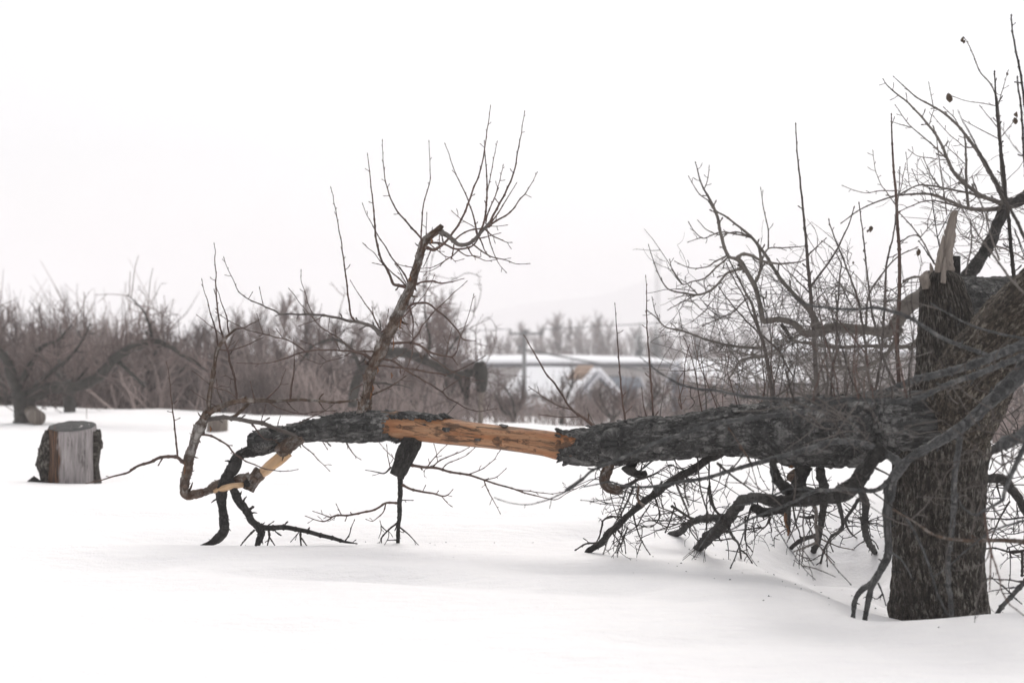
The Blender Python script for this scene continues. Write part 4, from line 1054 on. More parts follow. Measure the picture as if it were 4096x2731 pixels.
mb = MB(); rn = random.Random(8)
for _ in range(170):
    x, y = rn.choice(((rn.gauss(1.9, .5), rn.gauss(6.3, .5)), (rn.uniform(-1.6, 2.2), rn.gauss(7.5, .2)), (rn.gauss(1.4, .4), rn.gauss(6.9, .4)))); s_ = rn.uniform(.002, .007)
    z = gz(x, y)+s_*.3; a = rn.uniform(0, 3.1); c_, q_ = math.cos(a)*s_, math.sin(a)*s_
    mb.add([(x+c_, y+q_, z), (x-q_*.6, y+c_*.6, z+s_*.3), (x-c_, y-q_, z), (x+q_*.5, y-c_*.5, z), (x, y, z+s_*.7)], [(0, 1, 4), (1, 2, 4), (2, 3, 4), (3, 0, 4)])
o = mb.build('bark_crumbs', 'bark', smooth=False); tag(o, 'tiny dark crumbs of bark strewn on the snow under the fallen limb', 'bark crumbs', kind='stuff')
# ------------------------------------------------------------------ stumps
def make_stump():
    d = 10.95; c = P3(166, 1040, d); s_ = d/FPX; bx, by = c[0], d; g0 = gz(bx, by)-.12
    topz = CZ-(979-VC)/FPX*d
    r = thing('tree_stump', 'sawn grey tree stump with rough dark bark on its sides, in open snow', 'stump', (bx, by, g0))
    H = topz-g0; rad = 54*s_
    mb = MB(); n = 40; Cn = [(bx, by, g0+H*k/n) for k in range(n+1)]; Rn = [rad*(1.05-.05*min(1, k/n*1.4)) for k in range(n+1)]; Rn[-1] *= .985
    tube(mb, Cn, Rn, 72, lumps(.02, 3, 1.2, 5., .0, 1, .03)); TIL = .17
    W_ = mb.V[0]; W_[:, 2] += TIL*(W_[:, 1]-by)*sst((W_[:, 2]-g0)/H*1.2-.2); body = mb.build('body', 'stump', r)
    tp = MB(); V = []; F = []
    for a in range(9):
        for b in range(48):
            t = b/48*6.283; q = rad*(.975-.975*a/8.2); V.append((bx+math.cos(t)*q, by+math.sin(t)*q, topz+.004+.004*math.sin(a*2.2)+.006*MN.noise(Vector((math.cos(t)*q*20, math.sin(t)*q*20, 0)))+TIL*math.sin(t)*q))
    for a in range(8):
        for b in range(48): k = (b+1) % 48; F.append((a*48+b, a*48+k, a*48+48+k, a*48+48+b))
    F.append(tuple(8*48+b for b in range(48))); tp.add(V, F, [(math.hypot(v[0]-bx, v[1]-by)*3, math.atan2(v[1]-by, v[0]-bx)*.02) for v in V])
    tp.build('cut_top', 'cut', r)
    def slab(u0, u1, v0, v1, prof, mat, thick, name):
        """a slab of bark hugging the trunk between two bearings, ragged along its top"""
        m_ = MB(); na, nz = 26, 40; V = []; U = []
        for lay in (0, 1):
            for k in range(nz+1):
                for j in range(na+1):
                    t = j/na; a = math.radians(u0+(u1-u0)*t); z = g0+H*v0+(H*(v1(t)-v0))*k/nz
                    zz = (z-g0)/H; q = rad*(1.05-.05*min(1, zz*1.4))*1.01+(thick(t, zz)*(1+.5*MN.fractal(Vector((a*5, zz*7, u0)), 1, 2, 3)) if lay else -.02)
                    V.append((bx+math.cos(a)*q, by+math.sin(a)*q, z)); U.append((z, a*rad))
        w = na+1; L = w*(nz+1); F = []
        for k in range(nz):
            for j in range(na): a = k*w+j; F += [(L+a, L+a+1, L+a+w+1, L+a+w), (a+w, a+w+1, a+1, a)]
        for k in range(nz): a = k*w; F += [(a, L+a, L+a+w, a+w), (a+na+w, L+a+na+w, L+a+na, a+na)]
        for j in range(na): a = nz*w+j; F += [(a, L+a, L+a+1, a+1)]
        m_.add(V, F, U); return m_.build(name, mat, r)
    nz_ = lambda t, k: .05*MN.noise(Vector((t*6, k, 0)))
    slab(170, 217, 0, lambda t: .72+.24*sst(np.array((t-.3)/.5))+nz_(t, 1)-.1*math.exp(-((t)/.12)**2), None, 'trunk', lambda t, z: .085*(1-t)**.5*math.exp(-((z-.56)/.34)**2)+.008, 'bark')
    slab(345, 395, 0, lambda t: .93+nz_(t*2, 7), None, 'trunk', lambda t, z: .02+.01*math.sin(z*11)+.012*(z > .7), 'bark')
    m_ = MB(); p = np.array((bx-rad*1.45, by-.1, gz(bx-rad*1.4, by-.15)+.0)); tube(m_, [p+(-.05, 0, -.02), p+(.0, 0, .012), p+(.06, 0, -.02)], [.02, .03, .02], 10, lumps(.2, 20, 1.5, 3)); m_.build('bark_chip', 'bark', r)
    return r
make_stump()
def small_stump():
    d = P3(0, 0, 18)[1]; d = 1.06/((992-VC)/FPX); bx = (499-UC)/FPX*d; s_ = d/FPX; g0 = gz(bx, d)-.1
    r = thing('tree_stump', 'small tan tree stump in the snow behind the twigs of the fallen limb', 'stump', (bx, d, g0))
    mb = MB(); tp = CZ-(958-VC)/FPX*d; tube(mb, [(bx, d, g0+(tp-g0)*k/10) for k in range(11)], [23*s_*(1.1-.1*k/10) for k in range(11)], 30, lumps(.05, 5, 1.3, 7., 0, 1, .04)); mb.build('body', 'greywood', r)
    mb = MB(); tube(mb, [(bx, d, tp-.01), (bx, d, tp+.012)], [21*s_, 20*s_], 30); mb.build('cut_top', 'cut', r)
small_stump()
# ------------------------------------------------------------------ old orchard trees of the middle distance
def add_crown(par, K, n, seed, lo, hi, wid, up, mat='far', sprouts=0, sub=3):
    mb = MB(); rn = random.Random(seed); snarl(mb, K, n, rn, lo, hi, wid, up, sub=sub)
    for _ in range(sprouts):
        q = K[rn.randrange(len(K))]; d = q[2]; s_ = d/FPX; p = P3(*q[:3]); ln = rn.uniform(35, 125)*s_; lean = rn.gauss(0, .12)
        C_ = [p+np.array((lean*ln*t+.02*math.sin(t*5+lean*9)*ln, rn.gauss(0, .02), ln*t)) for t in (0, .25, .5, .75, 1.)]
        tube(mb, C_, np.linspace(2.6, 1.2, 5)*.5*s_, 4)
    return mb.build('crown', mat, par)
def px_trunk(par, rows, mat='oldbark', name='trunk', seed=1.):
    Q_ = px_tube(rows, 4); m_ = MB(); tube(m_, [P3(*q[:3]) for q in Q_], Q_[:, 3]*.5*Q_[:, 2]/FPX, 26, lumps(.1, 3, 1.1, seed, .12, 2)); return m_.build(name, mat, par), Q_
kD = lambda x, y: zD('k', x, y)[:2]
ta = thing('apple_tree', 'spreading orchard tree at far left with a dark crooked bough reaching right', 'tree', P3(*kD(150, 1085), 18.4))
TA = Traced(lambda u: 18.4, 30, 8)
_, Qa = px_trunk(ta, [(*kD(150, 1110), 18.4, 54), (*kD(155, 1040), 18.4, 48), (*kD(150, 950), 18.4, 50), (*kD(140, 880), 18.4, 44)]); TA.register(Qa, 40)
TA.run(TREEA, ta, spurs=.5)
m_ = MB(); tube(m_, [P3(*kD(195, 1010), 18.3), P3(*kD(222, 1045), 18.1), P3(*kD(236, 1052), 17.9)], [.085, .1, .1], 20, lumps(.05, 9, 1, 2)); m_.build('cut_stub', 'greywood', ta)
add_crown(ta, np.concatenate(TA.K), 150, 3, 30, 110, 2.2, .3, 'far', 90)
tc = thing('apple_tree', 'dead orchard tree with black arching bough and peeled tan trunk, above the stripped wood', 'tree', P3(1105, 985, 17))
TC = Traced(lambda u: 17., 30, 9)
dD = lambda x, y: zD('d', x, y)[:2]
_, Qc = px_trunk(tc, [(*dD(1385, 1490), 17, 13), (*dD(1393, 1400), 17, 12), (*dD(1397, 1250), 17, 13), (*dD(1400, 1120), 17, 17)], 'greywood', 'peeled_trunk'); TC.register(Qc, 10)
_, Qc = px_trunk(tc, [(*dD(1402, 1150), 16.98, 22), (*dD(1400, 1060), 16.95, 30), (*dD(1392, 960), 17, 34), (*dD(1385, 890), 17, 24)], 'oldbark', 'trunk'); TC.register(Qc, 30)
TC.run(TREEC, tc, spurs=.5)
add_crown(tc, np.concatenate(TC.K), 160, 5, 30, 130, 2.2, .15, 'far', 16)

# bare trees grown by rule, as prototypes that are copied
def grow(seed, H, kind):
    rn = random.Random(seed); tk, cr = MB(), MB()
    def limb_(p, dv, ln, r, lev, m):
        C_ = [p]; cv = np.array([rn.gauss(0, .12) for _ in range(3)])
        trop = {'orchard': (.0, .0, .06), 'tall': (0, 0, .1), 'brush': (0, 0, .12)}[kind]
        for _ in range(m):
            dv = dv+cv*.35+np.array([rn.gauss(0, .1) for _ in range(3)])+np.array(trop); dv = dv/np.linalg.norm(dv); C_.append(C_[-1]+dv*ln/m)
        big = lev == 0; tube(tk if big else cr, C_, np.linspace(r, r*(.55 if lev < 2 else .3), m+1), 7 if big else (4 if lev < 3 else 3))
        if lev >= 3: return
        nb = {'orchard': (5, 7, 7, 0), 'tall': (12, 8, 5, 0), 'brush': (4, 5, 5, 0)}[kind][lev+1 if lev else 1]
        for q in range(nb):
            t = rn.uniform(.25, 1); k = min(m-1, int(t*m)); f = t*m-k; pp = C_[k]+(C_[k+1]-C_[k])*f
            e = np.array([rn.gauss(0, 1), rn.gauss(0, 1), rn.gauss(.15, .6)]); e /= np.linalg.norm(e); w = .8 if kind != 'tall' else .6
            e = e*w+dv*.7; limb_(pp, e/np.linalg.norm(e), ln*rn.uniform(.35, .62), r*.42, lev+1, 4 if lev < 2 else 3)
        if kind == 'orchard' and lev == 0:
            for q in range(11):
                k = rn.randint(1, m); l_ = rn.uniform(.5, 1.5); tube(cr, [C_[k]+np.array((rn.gauss(0, .04)*j+.03*math.sin(j+q), rn.gauss(0, .03)*j, l_*j/3)) for j in range(4)], np.linspace(.011, .004, 4), 4)
    if kind == 'orchard':
        h0 = rn.uniform(.55, .9); lean = rn.gauss(0, .12)
        tube(tk, [(lean*t*h0, .05*t, -.4+(h0+.4)*t) for t in np.linspace(0, 1, 8)], np.linspace(.19, .15, 8), 14, lumps(.12, 4, 1.2, seed, .1, 2))
        for k in range(5):
            a = k*1.257+rn.uniform(-.4, .4); e = math.radians(rn.uniform(18, 60)); limb_(np.array((lean*h0, .05, h0-.1)), np.array((math.cos(a)*math.cos(e), math.sin(a)*math.cos(e), math.sin(e))), rn.uniform(1.3, 2.0), .075, 0, 7)
    elif kind == 'brush':
        for k in range(9):
            a = rn.uniform(0, 6.28); e = math.radians(rn.uniform(45, 85)); limb_(np.array((rn.gauss(0, .25), rn.gauss(0, .25), -.1)), np.array((math.cos(a)*math.cos(e), math.sin(a)*math.cos(e), math.sin(e))), rn.uniform(.7, 1.15)*H, .018, 1, 5)
    else:
        C_ = [np.array((0, 0, -.5))]; dv = np.array((rn.gauss(0, .04), rn.gauss(0, .04), 1.))
        for k in range(12): dv = dv+np.array((rn.gauss(0, .04), rn.gauss(0, .04), 0)); dv /= np.linalg.norm(dv); C_.append(C_[-1]+dv*H*.9/12)
        tube(tk, C_, np.linspace(H*.017, H*.004, 13), 8)
        for k in range(34):
            t = rn.uniform(.22, 1)**.9; i = min(11, int(t*12)); a = rn.uniform(0, 6.28); e = math.radians(rn.uniform(35, 70))
            limb_(C_[i]+(C_[i+1]-C_[i])*rn.random(), np.array((math.cos(a)*math.cos(e), math.sin(a)*math.cos(e), math.sin(e))), H*.3*(1.15-.75*t), H*.0075, 1, 5)
    return tk, cr
def proto(name, seed, H, kind, tm, cm):
    r = thing(name, 'x', 'tree', (0, 0, 0)); tk, cr = grow(seed, H, kind)
    if tk.V: tk.build('trunk', tm, r)
    cr.build('crown', cm, r); return r
USED = {}
def place(pr, x, y, z, rz, s_, label, cat, group):
    if pr.name not in USED: o = pr; USED[pr.name] = 1; kids = []
    else:
        o = pr.copy(); COL.objects.link(o)
        for ch in list(pr.children): c = ch.copy(); COL.objects.link(c); c.parent = o
    o.location = (x, y, z); o.rotation_euler = (0, 0, rz); o.scale = (s_, s_, s_); o['base_'] = 0
    tag(o, label, cat, group); return o
orch = [proto('apple_tree', 20+k, 2.6, 'orchard', 'oldbark', 'far') for k in range(4)]
spots = [(kD(440, 1020)[0], 21.4, .5)]+[(u, d, s_) for u, d, s_ in ((20, 25, .5), (90, 28, .55), (230, 27, .5), (330, 25, .66), (420, 27, .6), (520, 24, .5), (600, 29, .6), (690, 26, .48), (770, 23, .42), (860, 28, .5), (950, 24.5, .45), (1040, 27, .45), (1180, 24, .34), (1290, 26, .36), (1400, 22, .3), (1480, 24, .36), (2290, 22, .6), (2350, 27, .8), (150, 33, .85), (480, 36, .85), (720, 38, .9), (-40, 30, .9))]
og = 'bare apple trees of the old orchard beyond the snow field'
for k, (u, d, s_) in enumerate(spots):
    x = (u-UC)/FPX*d
    place(orch[k % 4], x, d, gz(x, d), k*2.1, s_, 'low bare apple tree in the brown orchard thicket beyond the snow field' if k else 'bare apple tree with short dark trunk on the snow brow behind the big stump', 'tree', og if k else None)
# brushwood filling the orchard between the trees
bp = [grow(60+k, 1.5, 'brush')[1] for k in range(5)]
mb = MB(); rn = random.Random(77)
for q_ in range(425):
    u = rn.uniform(-120, 330) if q_ >= 330 else rn.choice((rn.uniform(-90, 1480), rn.uniform(-90, 1000), rn.uniform(1000, 2440))); x0 = (u-UC)/FPX
    yc = 18.2/(1+.64*x0); d = yc+rn.uniform(1.2, 16); x = x0*d; p = bp[rn.randrange(5)]
    V = np.concatenate(p.V); a = rn.uniform(0, 6.28); s_ = rn.uniform(.7, 1.15)*(1.2 if q_ >= 330 else (.9 if u < 600 else .7) if u < 1000 else (.4 if u < 1560 else (.7 if u < 2000 else .8)))
    W = np.stack((V[:, 0]*math.cos(a)-V[:, 1]*math.sin(a), V[:, 0]*math.sin(a)+V[:, 1]*math.cos(a), V[:, 2]), 1)*s_+np.array((x, d, gz(x, d)))
    mb.add(W, p.F)
o = mb.build('brushwood', 'thick'); tag(o, 'brown leafless brushwood massed along the far edge of the snow', 'brushwood', kind='stuff')

# ------------------------------------------------------------------ buildings, pole, far trees, hill
mD = lambda x, y: zD('m', x, y)[:2]
def warehouse():
    d = 115.; xa = (655-UC)/FPX*d; xb = (1560-UC)/FPX*d; ze = CZ-(843-VC)/FPX*d; g0 = gz((xa+xb)/2, d)-.5
    cx = (xa+xb)/2; W = xb-xa; D = 13.; rot = math.radians(1.5)
    r = thing('warehouse', 'long low warehouse with a snow covered roof and dark eave, behind the thicket', 'building', (cx, d+D/2, g0))
    mb = MB(); mb.box((cx, d+D/2, (ze+g0)/2), (W-.8, D, ze-g0), rot)
    n = 90
    for k in range(n):
        x = -W/2+.6+(W-1.2)*k/(n-1); mb.box((cx+x*math.cos(rot)+(D/2+.03)*math.sin(rot), d+D/2+x*math.sin(rot)-(D/2+.03)*math.cos(rot), (ze+g0)/2), (.1, .06, ze-g0-.05), rot)
    mb.build('wall', 'wall', r, False)
    mb = MB(); mb.box((cx, d+D/2, ze+.17), (W+.9, D+1.2, .36), rot); rf = mb.build('eave', 'eave', r, False)
    mb = MB(); nx, ny = 60, 12; V = []
    for i in range(nx+1):
        for j in range(ny+1):
            x = (i/nx-.5)*(W+1.); y = (j/ny-.5)*(D+1.3); t = i/nx
            edge = min(1, min(t, 1-t)*22, min(j, ny-j)/1.2+.35)
            z = .12+edge*(.16+.3*math.sin(math.pi*min(1, max(0, (t-.28)/.72)))**1.2*(1-abs(y)/(D))+.12*(1-abs(y)/(D/2+.7)))
            V.append((cx+x*math.cos(rot)-y*math.sin(rot), d+D/2+x*math.sin(rot)+y*math.cos(rot), ze+.25+z))
    F = [(i*(ny+1)+j, (i+1)*(ny+1)+j, (i+1)*(ny+1)+j+1, i*(ny+1)+j+1) for i in range(nx) for j in range(ny)]
    B_ = len(V); V2 = [(x, y, ze+.352) for x, y, z in V]
    rim = [i*(ny+1) for i in range(nx+1)]+[nx*(ny+1)+j for j in range(1, ny+1)]+[i*(ny+1)+ny for i in range(nx-1, -1, -1)]+[j for j in range(ny-1, 0, -1)]
    F += [(rim[k], B_+rim[k], B_+rim[(k+1) % len(rim)], rim[(k+1) % len(rim)]) for k in range(len(rim))]
    mb.add(V+V2, F); mb.build('roof_snow', 'roofsnow', rf)
    for k, x in enumerate((-.2, .1, .18, .33)):
        mb = MB(); xx = x*W; mb.box((cx+xx*math.cos(rot)+(D/2+.07)*math.sin(rot), d+D/2+xx*math.sin(rot)-(D/2+.07)*math.cos(rot), ze-1.1), (1.5, .08, .8), rot); mb.build('window', 'glass', r, False)
warehouse()
def gable(name, label, px, v_apex, d, W, L, wallh, pitch, rz, snow=.22, mats=('housewall', 'darkroof'), tiles=False, sink=6):
    """a house whose ridge runs along its own x axis; W across the gable, L along the ridge"""
    x0 = (px-UC)/FPX*d; za = CZ-(v_apex-VC)/FPX*d; rise = W/2*math.tan(pitch); zw = za-rise
    r = thing(name, label, 'house', (x0, d, zw-wallh)); cs, sn_ = math.cos(rz), math.sin(rz)
    tr = lambda p: (x0+p[0]*cs-p[1]*sn_, d+p[0]*sn_+p[1]*cs, p[2])
    mb = MB(); g = zw-wallh-sink; V = []
    for x in (-L/2, L/2): V += [(x, -W/2, g), (x, W/2, g), (x, W/2, zw), (x, 0, za), (x, -W/2, zw)]
    mb.add([tr(p) for p in V], [(0, 4, 3, 2, 1), (5, 6, 7, 8, 9), (0, 5, 9, 4), (1, 2, 7, 6)]); mb.build('wall', mats[0], r, False)
    def slope(sg, t0, t1, ox, mat, nm, par, over=.35):
        m_ = MB(); V = []
        ny = W/2+over; n = np.array((0, sg*math.sin(pitch), math.cos(pitch)))
        for t in (t0, t1):
            for x in (-L/2-ox, L/2+ox):
                for q in (0, 1): yy = sg*ny*q; p = np.array((x, yy, za-abs(yy)*math.tan(pitch)))+n*t; V.append(tr(p))
        m_.add(V, [(0, 1, 3, 2), (4, 6, 7, 5), (0, 2, 6, 4), (1, 5, 7, 3), (0, 4, 5, 1), (2, 3, 7, 6)]); return m_.build(nm, mat, par, False)
    for sg in (-1, 1):
        rf = slope(sg, .01, .12, .3, mats[1], 'roof', r)
        if snow: slope(sg, .125, .125+snow, .22 if not (tiles and sg < 0) else .22, 'roofsnow', 'roof_snow', rf)
    for e in (-1, 1):
        for sg in (-1, 1):
            m_ = MB(); ny = W/2+.4; a = np.array((e*(L/2+.36), 0, za+.16)); b = np.array((e*(L/2+.36), sg*ny, za+.16-ny*math.tan(pitch))); dn = np.array((0, 0, -.3)); th = np.array((e*.06, 0, 0))
            V = [a, b, b+dn, a+dn]; m_.add([tr(p) for p in V]+[tr(p+th) for p in V], [(0, 1, 2, 3), (7, 6, 5, 4)]+[(k, k+4, (k+1) % 4+4, (k+1) % 4) for k in range(4)]); m_.build('bargeboard', 'barge', r, False)
    m_ = MB(); wz = zw+rise*.25
    for sg in (-1, 1):
        m_ = MB(); m_.add([tr((sg*(L/2+.02), y, z)) for y, z in ((-.5, wz-.5), (.5, wz-.5), (.5, wz+.4), (-.5, wz+.4))], [(0, 1, 2, 3)]); m_.build('window', 'glass', r, False)
    return r, tr, za
hs, tr, za = gable('house', 'small gabled house with deep roof snow and a bare patch of orange tiles', *mD(740, 838), 78., 4.6, 4.6, 1.6, math.radians(36), math.radians(-42), .3)
mb = MB()
for k in range(5):
    for q in range(3):
        y = -.15-q*.34; x = 2.28-k*.22; z = za-abs(y)*math.tan(math.radians(36))+.57
        mb.add([tr(p) for p in ((x-.1, y, z), (x+.1, y, z), (x+.1, y-.3, z-.2), (x-.1, y-.3, z-.2), (x-.1, y, z-.2), (x+.1, y, z-.2), (x+.1, y-.3, z-.4), (x-.1, y-.3, z-.4))], [(3, 2, 1, 0), (0, 1, 5, 4), (2, 3, 7, 6), (1, 2, 6, 5), (3, 0, 4, 7)])
mb.build('roof_tiles', 'tile', hs, False)
gable('house', 'dark blue shed standing behind the gabled house', *mD(1060, 888), 92., 3., 4.6, 1.2, math.radians(16), .05, .0, ('darkroof', 'darkroof'))
gable('house', 'low house with broad snowy roof, half hidden by the standing tree', 1690, 838, 84., 5., 6.5, 1.6, math.radians(22), .12, .3, ('darkroof', 'darkroof'))
gable('house', 'distant snowy roofed house between the water sprouts and the broken trunk', 1985, 778, 120., 6., 14., 2., math.radians(20), -.05, .3)
gable('house', 'pale upright house far off above the low snowy roof', 1700, 795, 170., 7., 7., 5., math.radians(25), .4, .25, ('wall', 'darkroof'))
def pole():
    d = 62.; x = (1204-UC)/FPX*d; zt = CZ-(757-VC)/FPX*d; g0 = gz(x, d)-.3; s_ = d/FPX
    r = thing('utility_pole', 'grey utility pole with a crossarm in front of the warehouse', 'utility pole', (x, d, g0))
    mb = MB(); tube(mb, [(x, d, g0), (x, d, (g0+zt)/2), (x, d, zt)], [.105, .095, .08], 12); mb.build('post', 'pole', r)
    za_ = CZ-(766-VC)/FPX*d; mb = MB(); mb.box((x+.1, d-.13, za_), (1.5, .09, .1)); ca = mb.build('crossarm', 'pole', r, False)
    for q in (-.6, .1, .75):
        mb = MB(); tube(mb, [(x+q, d-.13, za_+.05), (x+q, d-.13, za_+.1), (x+q, d-.13, za_+.17), (x+q, d-.13, za_+.2)], [.03, .055, .05, .02], 8); mb.build('insulator', 'pole', ca)
    mb = MB(); tube(mb, [(x-.22, d-.16, za_-.75), (x-.22, d-.16, za_-.5)], [.05, .05], 8); mb.build('insulator', 'pole', r)
    def wire(nm, lab, p, q, sag, rad):
        C_ = [np.array(p)*(1-t)+np.array(q)*t-np.array((0, 0, sag*4*t*(1-t))) for t in np.linspace(0, 1, 40)]
        m_ = MB(); tube(m_, C_, [rad]*40, 6); o = m_.build(nm, 'wire', loc=p); tag(o, lab, 'cable')
    wire('power_line', 'thin overhead wire running right from the top of the utility pole', (x+.75, d-.13, za_+.2), (34, 88, 5.2), .5, .018)
    wire('power_line', 'thin overhead wire running left from the utility pole crossarm', (x-.6, d-.13, za_+.2), (-30, 52, 1.6), .4, .014)
    wire('telephone_cable', 'thick dark cable sloping down right from the middle of the utility pole', (x+.1, d-.12, CZ-(803-VC)/FPX*d), (17, 90, -1.7), .25, .045)
pole()
tall = [proto('bare_tree', 40+k, 9., 'tall', 'far', 'far') for k in range(4)]
rn = random.Random(3); n_ = 0
def far_tree(u, vtop, d, label, grp):
    global n_
    x = (u-UC)/FPX*d; g0 = gz(x, d); H = CZ-(vtop-VC)/FPX*d-g0; place(tall[n_ % 4], x, d, g0, rn.uniform(0, 6.28), H/9.3, label, 'tree', grp); n_ += 1
g1 = 'tall bare trees behind the orchard'; g2 = 'faint row of bare trees behind the warehouse'
for u, v, d in ((455, 715, 46), (490, 740, 50), (545, 690, 52), (590, 670, 44), (620, 690, 55), (660, 655, 48), (700, 640, 52), (735, 690, 58), (775, 700, 50), (815, 720, 60), (880, 700, 46), (940, 620, 44), (970, 690, 56), (1000, 660, 50), (1030, 640, 60), (400, 740, 56), (330, 745, 60), (250, 720, 58), (560, 720, 60), (850, 735, 64), (1060, 720, 66)):
    far_tree(u, v, d, 'tall bare tree rising behind the orchard thicket, left of the utility pole', g1)
for u, v in ((1195, 725), (1215, 738), (1240, 712), (1262, 722), (1290, 708), (1312, 716), (1335, 704), (1352, 698), (1375, 722), (1395, 716), (1420, 735), (1450, 728), (1485, 740), (1520, 735), (1545, 742), (1580, 730), (1600, 738), (1640, 730), (1670, 738), (1720, 735), (1760, 730), (1800, 740), (1850, 735), (1900, 730), (1960, 735), (2020, 740), (1165, 745), (1130, 750)):
    far_tree(u+rn.uniform(-6, 6), v+rn.uniform(-4, 6), rn.uniform(150, 190), 'pale slender bare tree in the row behind the warehouse roof', g2)
for u in range(1120, 2080, 26): far_tree(u+rn.uniform(-9, 9), 762+rn.uniform(-8, 10), rn.uniform(135, 170), 'pale slender bare tree in the row behind the warehouse roof', g2)
def conifer(u, vtop, vb, d, label):
    x = (u-UC)/FPX*d; zt = CZ-(vtop-VC)/FPX*d; g0 = gz(x, d); H = zt-g0; r = thing('conifer', label, 'tree', (x, d, g0)); rn = random.Random(int(u))
    mb = MB(); tube(mb, [(x, d, g0-.3), (x, d, zt-.2)], [H*.02, .02], 8); mb.build('trunk', 'oldbark', r)
    mb = MB(); n = int(H*9)
    for k in range(n):
        t = k/n; z = g0+H*(.12+.86*t); L = H*.25*(1-t)**.8*rn.uniform(.75, 1.2)+.12
        for q in range(7):
            a = rn.uniform(0, 6.28); dv = np.array((math.cos(a), math.sin(a), -.25-.3*(1-t)+.35*rn.random())); sd = np.array((-math.sin(a), math.cos(a), 0)); c0 = np.array((x, d, z))
            for e in range(5):
                s0 = c0+dv*L*(e+.4)/5; w = L*.16*(1.2-e/5); b = [s0, s0+sd*w+dv*w*.6-np.array((0, 0, w*.4)), s0+dv*w*1.2, s0-sd*w+dv*w*.6-np.array((0, 0, w*.4))]
                mb.add(b, [(0, 1, 2), (0, 2, 3)])
    mb.build('crown', 'pine', r, False)
conifer(1470, 735, 815, 128., 'dark conifer behind the right end of the warehouse roof')
conifer(1507, 738, 815, 130., 'broad blue conifer just right of the dark one behind the warehouse')
conifer(1378, 750, 800, 160., 'pale hazy conifer among the bare trees over the warehouse roof')
conifer(1600, 760, 800, 150., 'hazy conifer behind the standing apple tree, right of the warehouse')
def mast():
    d = 330.; u = 1510; x = (u-UC)/FPX*d; zt = CZ-(598-VC)/FPX*d; g0 = gz(x, d); r = thing('radio_mast', 'faint lattice radio mast rising through the haze above the trees', 'mast', (x, d, g0))
    mb = MB(); H = zt-g0; n = 16; w = lambda t: .55-.2*t
    for sx, sy in ((-1, -1), (1, -1), (1, 1), (-1, 1)): tube(mb, [(x+sx*w(0), d+sy*w(0), g0), (x+sx*w(1), d+sy*w(1), zt)], [.07, .05], 6)
    for k in range(n):
        t0, t1 = k/n, (k+1)/n
        for (a, b), (c, e) in (((-1, -1), (1, -1)), ((1, -1), (1, 1)), ((1, 1), (-1, 1)), ((-1, 1), (-1, -1))):
            tube(mb, [(x+a*w(t0), d+b*w(t0), g0+H*t0), (x+c*w(t1), d+e*w(t1), g0+H*t1)], [.035, .035], 4); tube(mb, [(x+a*w(t1), d+b*w(t1), g0+H*t1), (x+c*w(t1), d+e*w(t1), g0+H*t1)], [.03, .03], 4)
    mb.build('lattice', 'mast', r)
    for k in range(3):
        mb = MB(); a = k*2.1; tube(mb, [(x+math.cos(a)*.8, d+math.sin(a)*.8, zt-1.6), (x+math.cos(a)*.8, d+math.sin(a)*.8, zt+.5)], [.16, .16], 8); mb.build('antenna', 'mast', r)
mast()
def hill():
    mb = MB(); V = []; nx, ny = 150, 30
    for j in range(ny+1):
        for i in range(nx+1):
            x = -620+1500*i/nx; y = 930+650*j/ny; u = x/1150*FPX+UC
            top = np.interp(u, (-600, 600, 900, 1080, 1200, 1300, 1420, 1500, 1590, 1660, 1760, 1900, 2100, 2400, 3400), (760, 745, 735, 712, 688, 676, 658, 628, 597, 606, 640, 668, 690, 705, 760))
            z = (CZ-(top-VC)/FPX*1150)*math.sin(math.pi*min(1, j/ny*1.0))**1.3+2.5*MN.fractal(Vector((x*.02, y*.02, 0)), 1, 2, 4)*(j/ny)+6*0
            V.append((x, y, z+gz(0, y)*0-2))
    F = [(j*(nx+1)+i, j*(nx+1)+i+1, (j+1)*(nx+1)+i+1, (j+1)*(nx+1)+i) for j in range(ny) for i in range(nx)]
    mb.add(V, F); o = mb.build('hill', 'hill'); tag(o, None, None, kind='structure'); o['label'] = 'pale snowy hill fading into the haze'
hill()
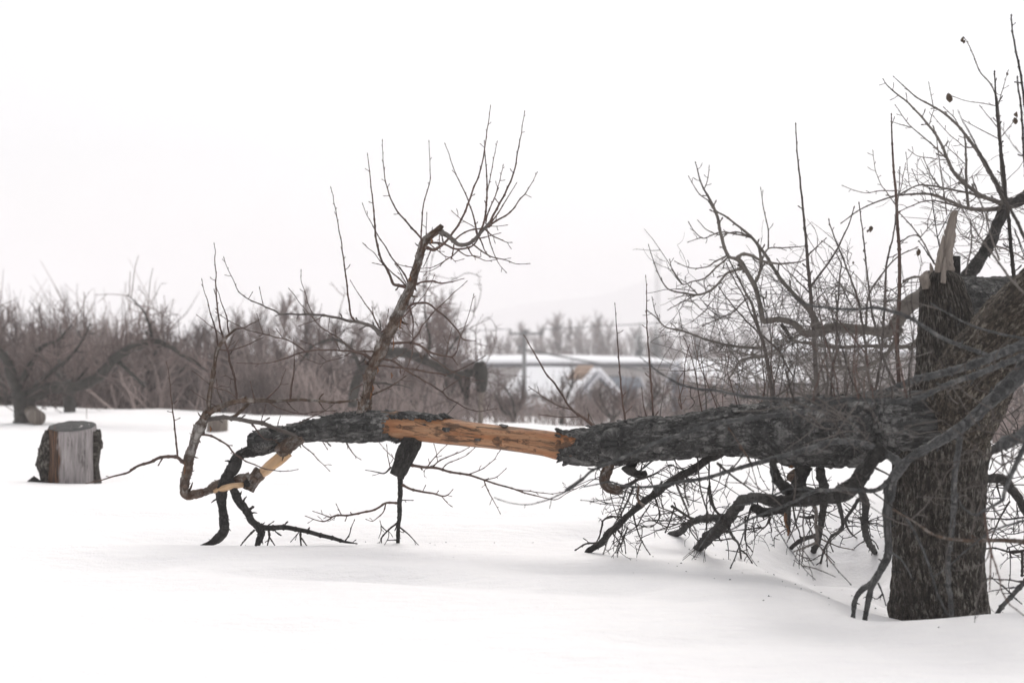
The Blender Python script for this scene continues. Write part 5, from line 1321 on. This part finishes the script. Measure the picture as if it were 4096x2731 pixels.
# ------------------------------------------------------------------ air, light, camera
mb = MB(); mb.box((0, 0, 37.), (3500, 3500, 94.)); hz = mb.build('haze', MAT['wire'], smooth=False); tag(hz, None, None, kind='stuff'); hz['label'] = 'pale winter haze'
m = bpy.data.materials.new('haze_air'); m.use_nodes = True; nt = m.node_tree; nt.nodes.remove(nt.nodes['Principled BSDF'])
pv = nd(nt, 'ShaderNodeVolumePrincipled', Density=HAZE); pv.inputs['Color'].default_value = (.97, .955, .965, 1); pv.inputs['Anisotropy'].default_value = .0
nt.links.new(pv.outputs[0], nt.nodes['Material Output'].inputs['Volume']); hz.data.materials[0] = m
SE, SA = math.radians(58), math.radians(18)                      # sun height, and its bearing east of straight ahead
w = bpy.data.worlds.new('World'); sc.world = w; w.use_nodes = True; nt = w.node_tree; bg = nt.nodes['Background']
sky = nd(nt, 'ShaderNodeTexSky', sky_type='NISHITA', sun_disc=False, sun_elevation=SE, sun_rotation=SA, dust_density=3.5, air_density=1.2, altitude=150.)
hs_ = nd(nt, 'ShaderNodeHueSaturation', Saturation=.16); nt.links.new(sky.outputs[0], hs_.inputs['Color'])
nt.links.new(hs_.outputs[0], bg.inputs['Color']); bg.inputs['Strength'].default_value = SKY
L = bpy.data.lights.new('sun', 'SUN'); L.energy = SUN; L.angle = math.radians(50); L.color = (1, .95, .88); lo = bpy.data.objects.new('sun', L); COL.objects.link(lo)
lo.rotation_euler = Vector((math.sin(SA)*math.cos(SE), math.cos(SA)*math.cos(SE), math.sin(SE))).to_track_quat('Z', 'Y').to_euler()
cam = bpy.data.cameras.new('camera'); co = bpy.data.objects.new('camera', cam); COL.objects.link(co); sc.camera = co
co.location = (0, 0, CZ); co.rotation_euler = (math.pi/2, 0, 0); cam.lens = 50.; cam.sensor_width = 36; cam.clip_end = 9000; cam.clip_start = .05
cam.dof.use_dof = True; cam.dof.focus_distance = 7.2; cam.dof.aperture_fstop = 2.3
sc.view_settings.view_transform = 'Standard'; sc.view_settings.look = 'None'; sc.view_settings.exposure = EXPO; sc.view_settings.gamma = 1
cy = sc.cycles; cy.max_bounces = 5; cy.diffuse_bounces = 3; cy.glossy_bounces = 1; cy.volume_bounces = 3; cy.transmission_bounces = 1; cy.use_denoising = True; cy.sample_clamp_indirect = 6
for o in bpy.data.objects:
    for k in ('_base', 'base_'):
        if k in o: del o[k]
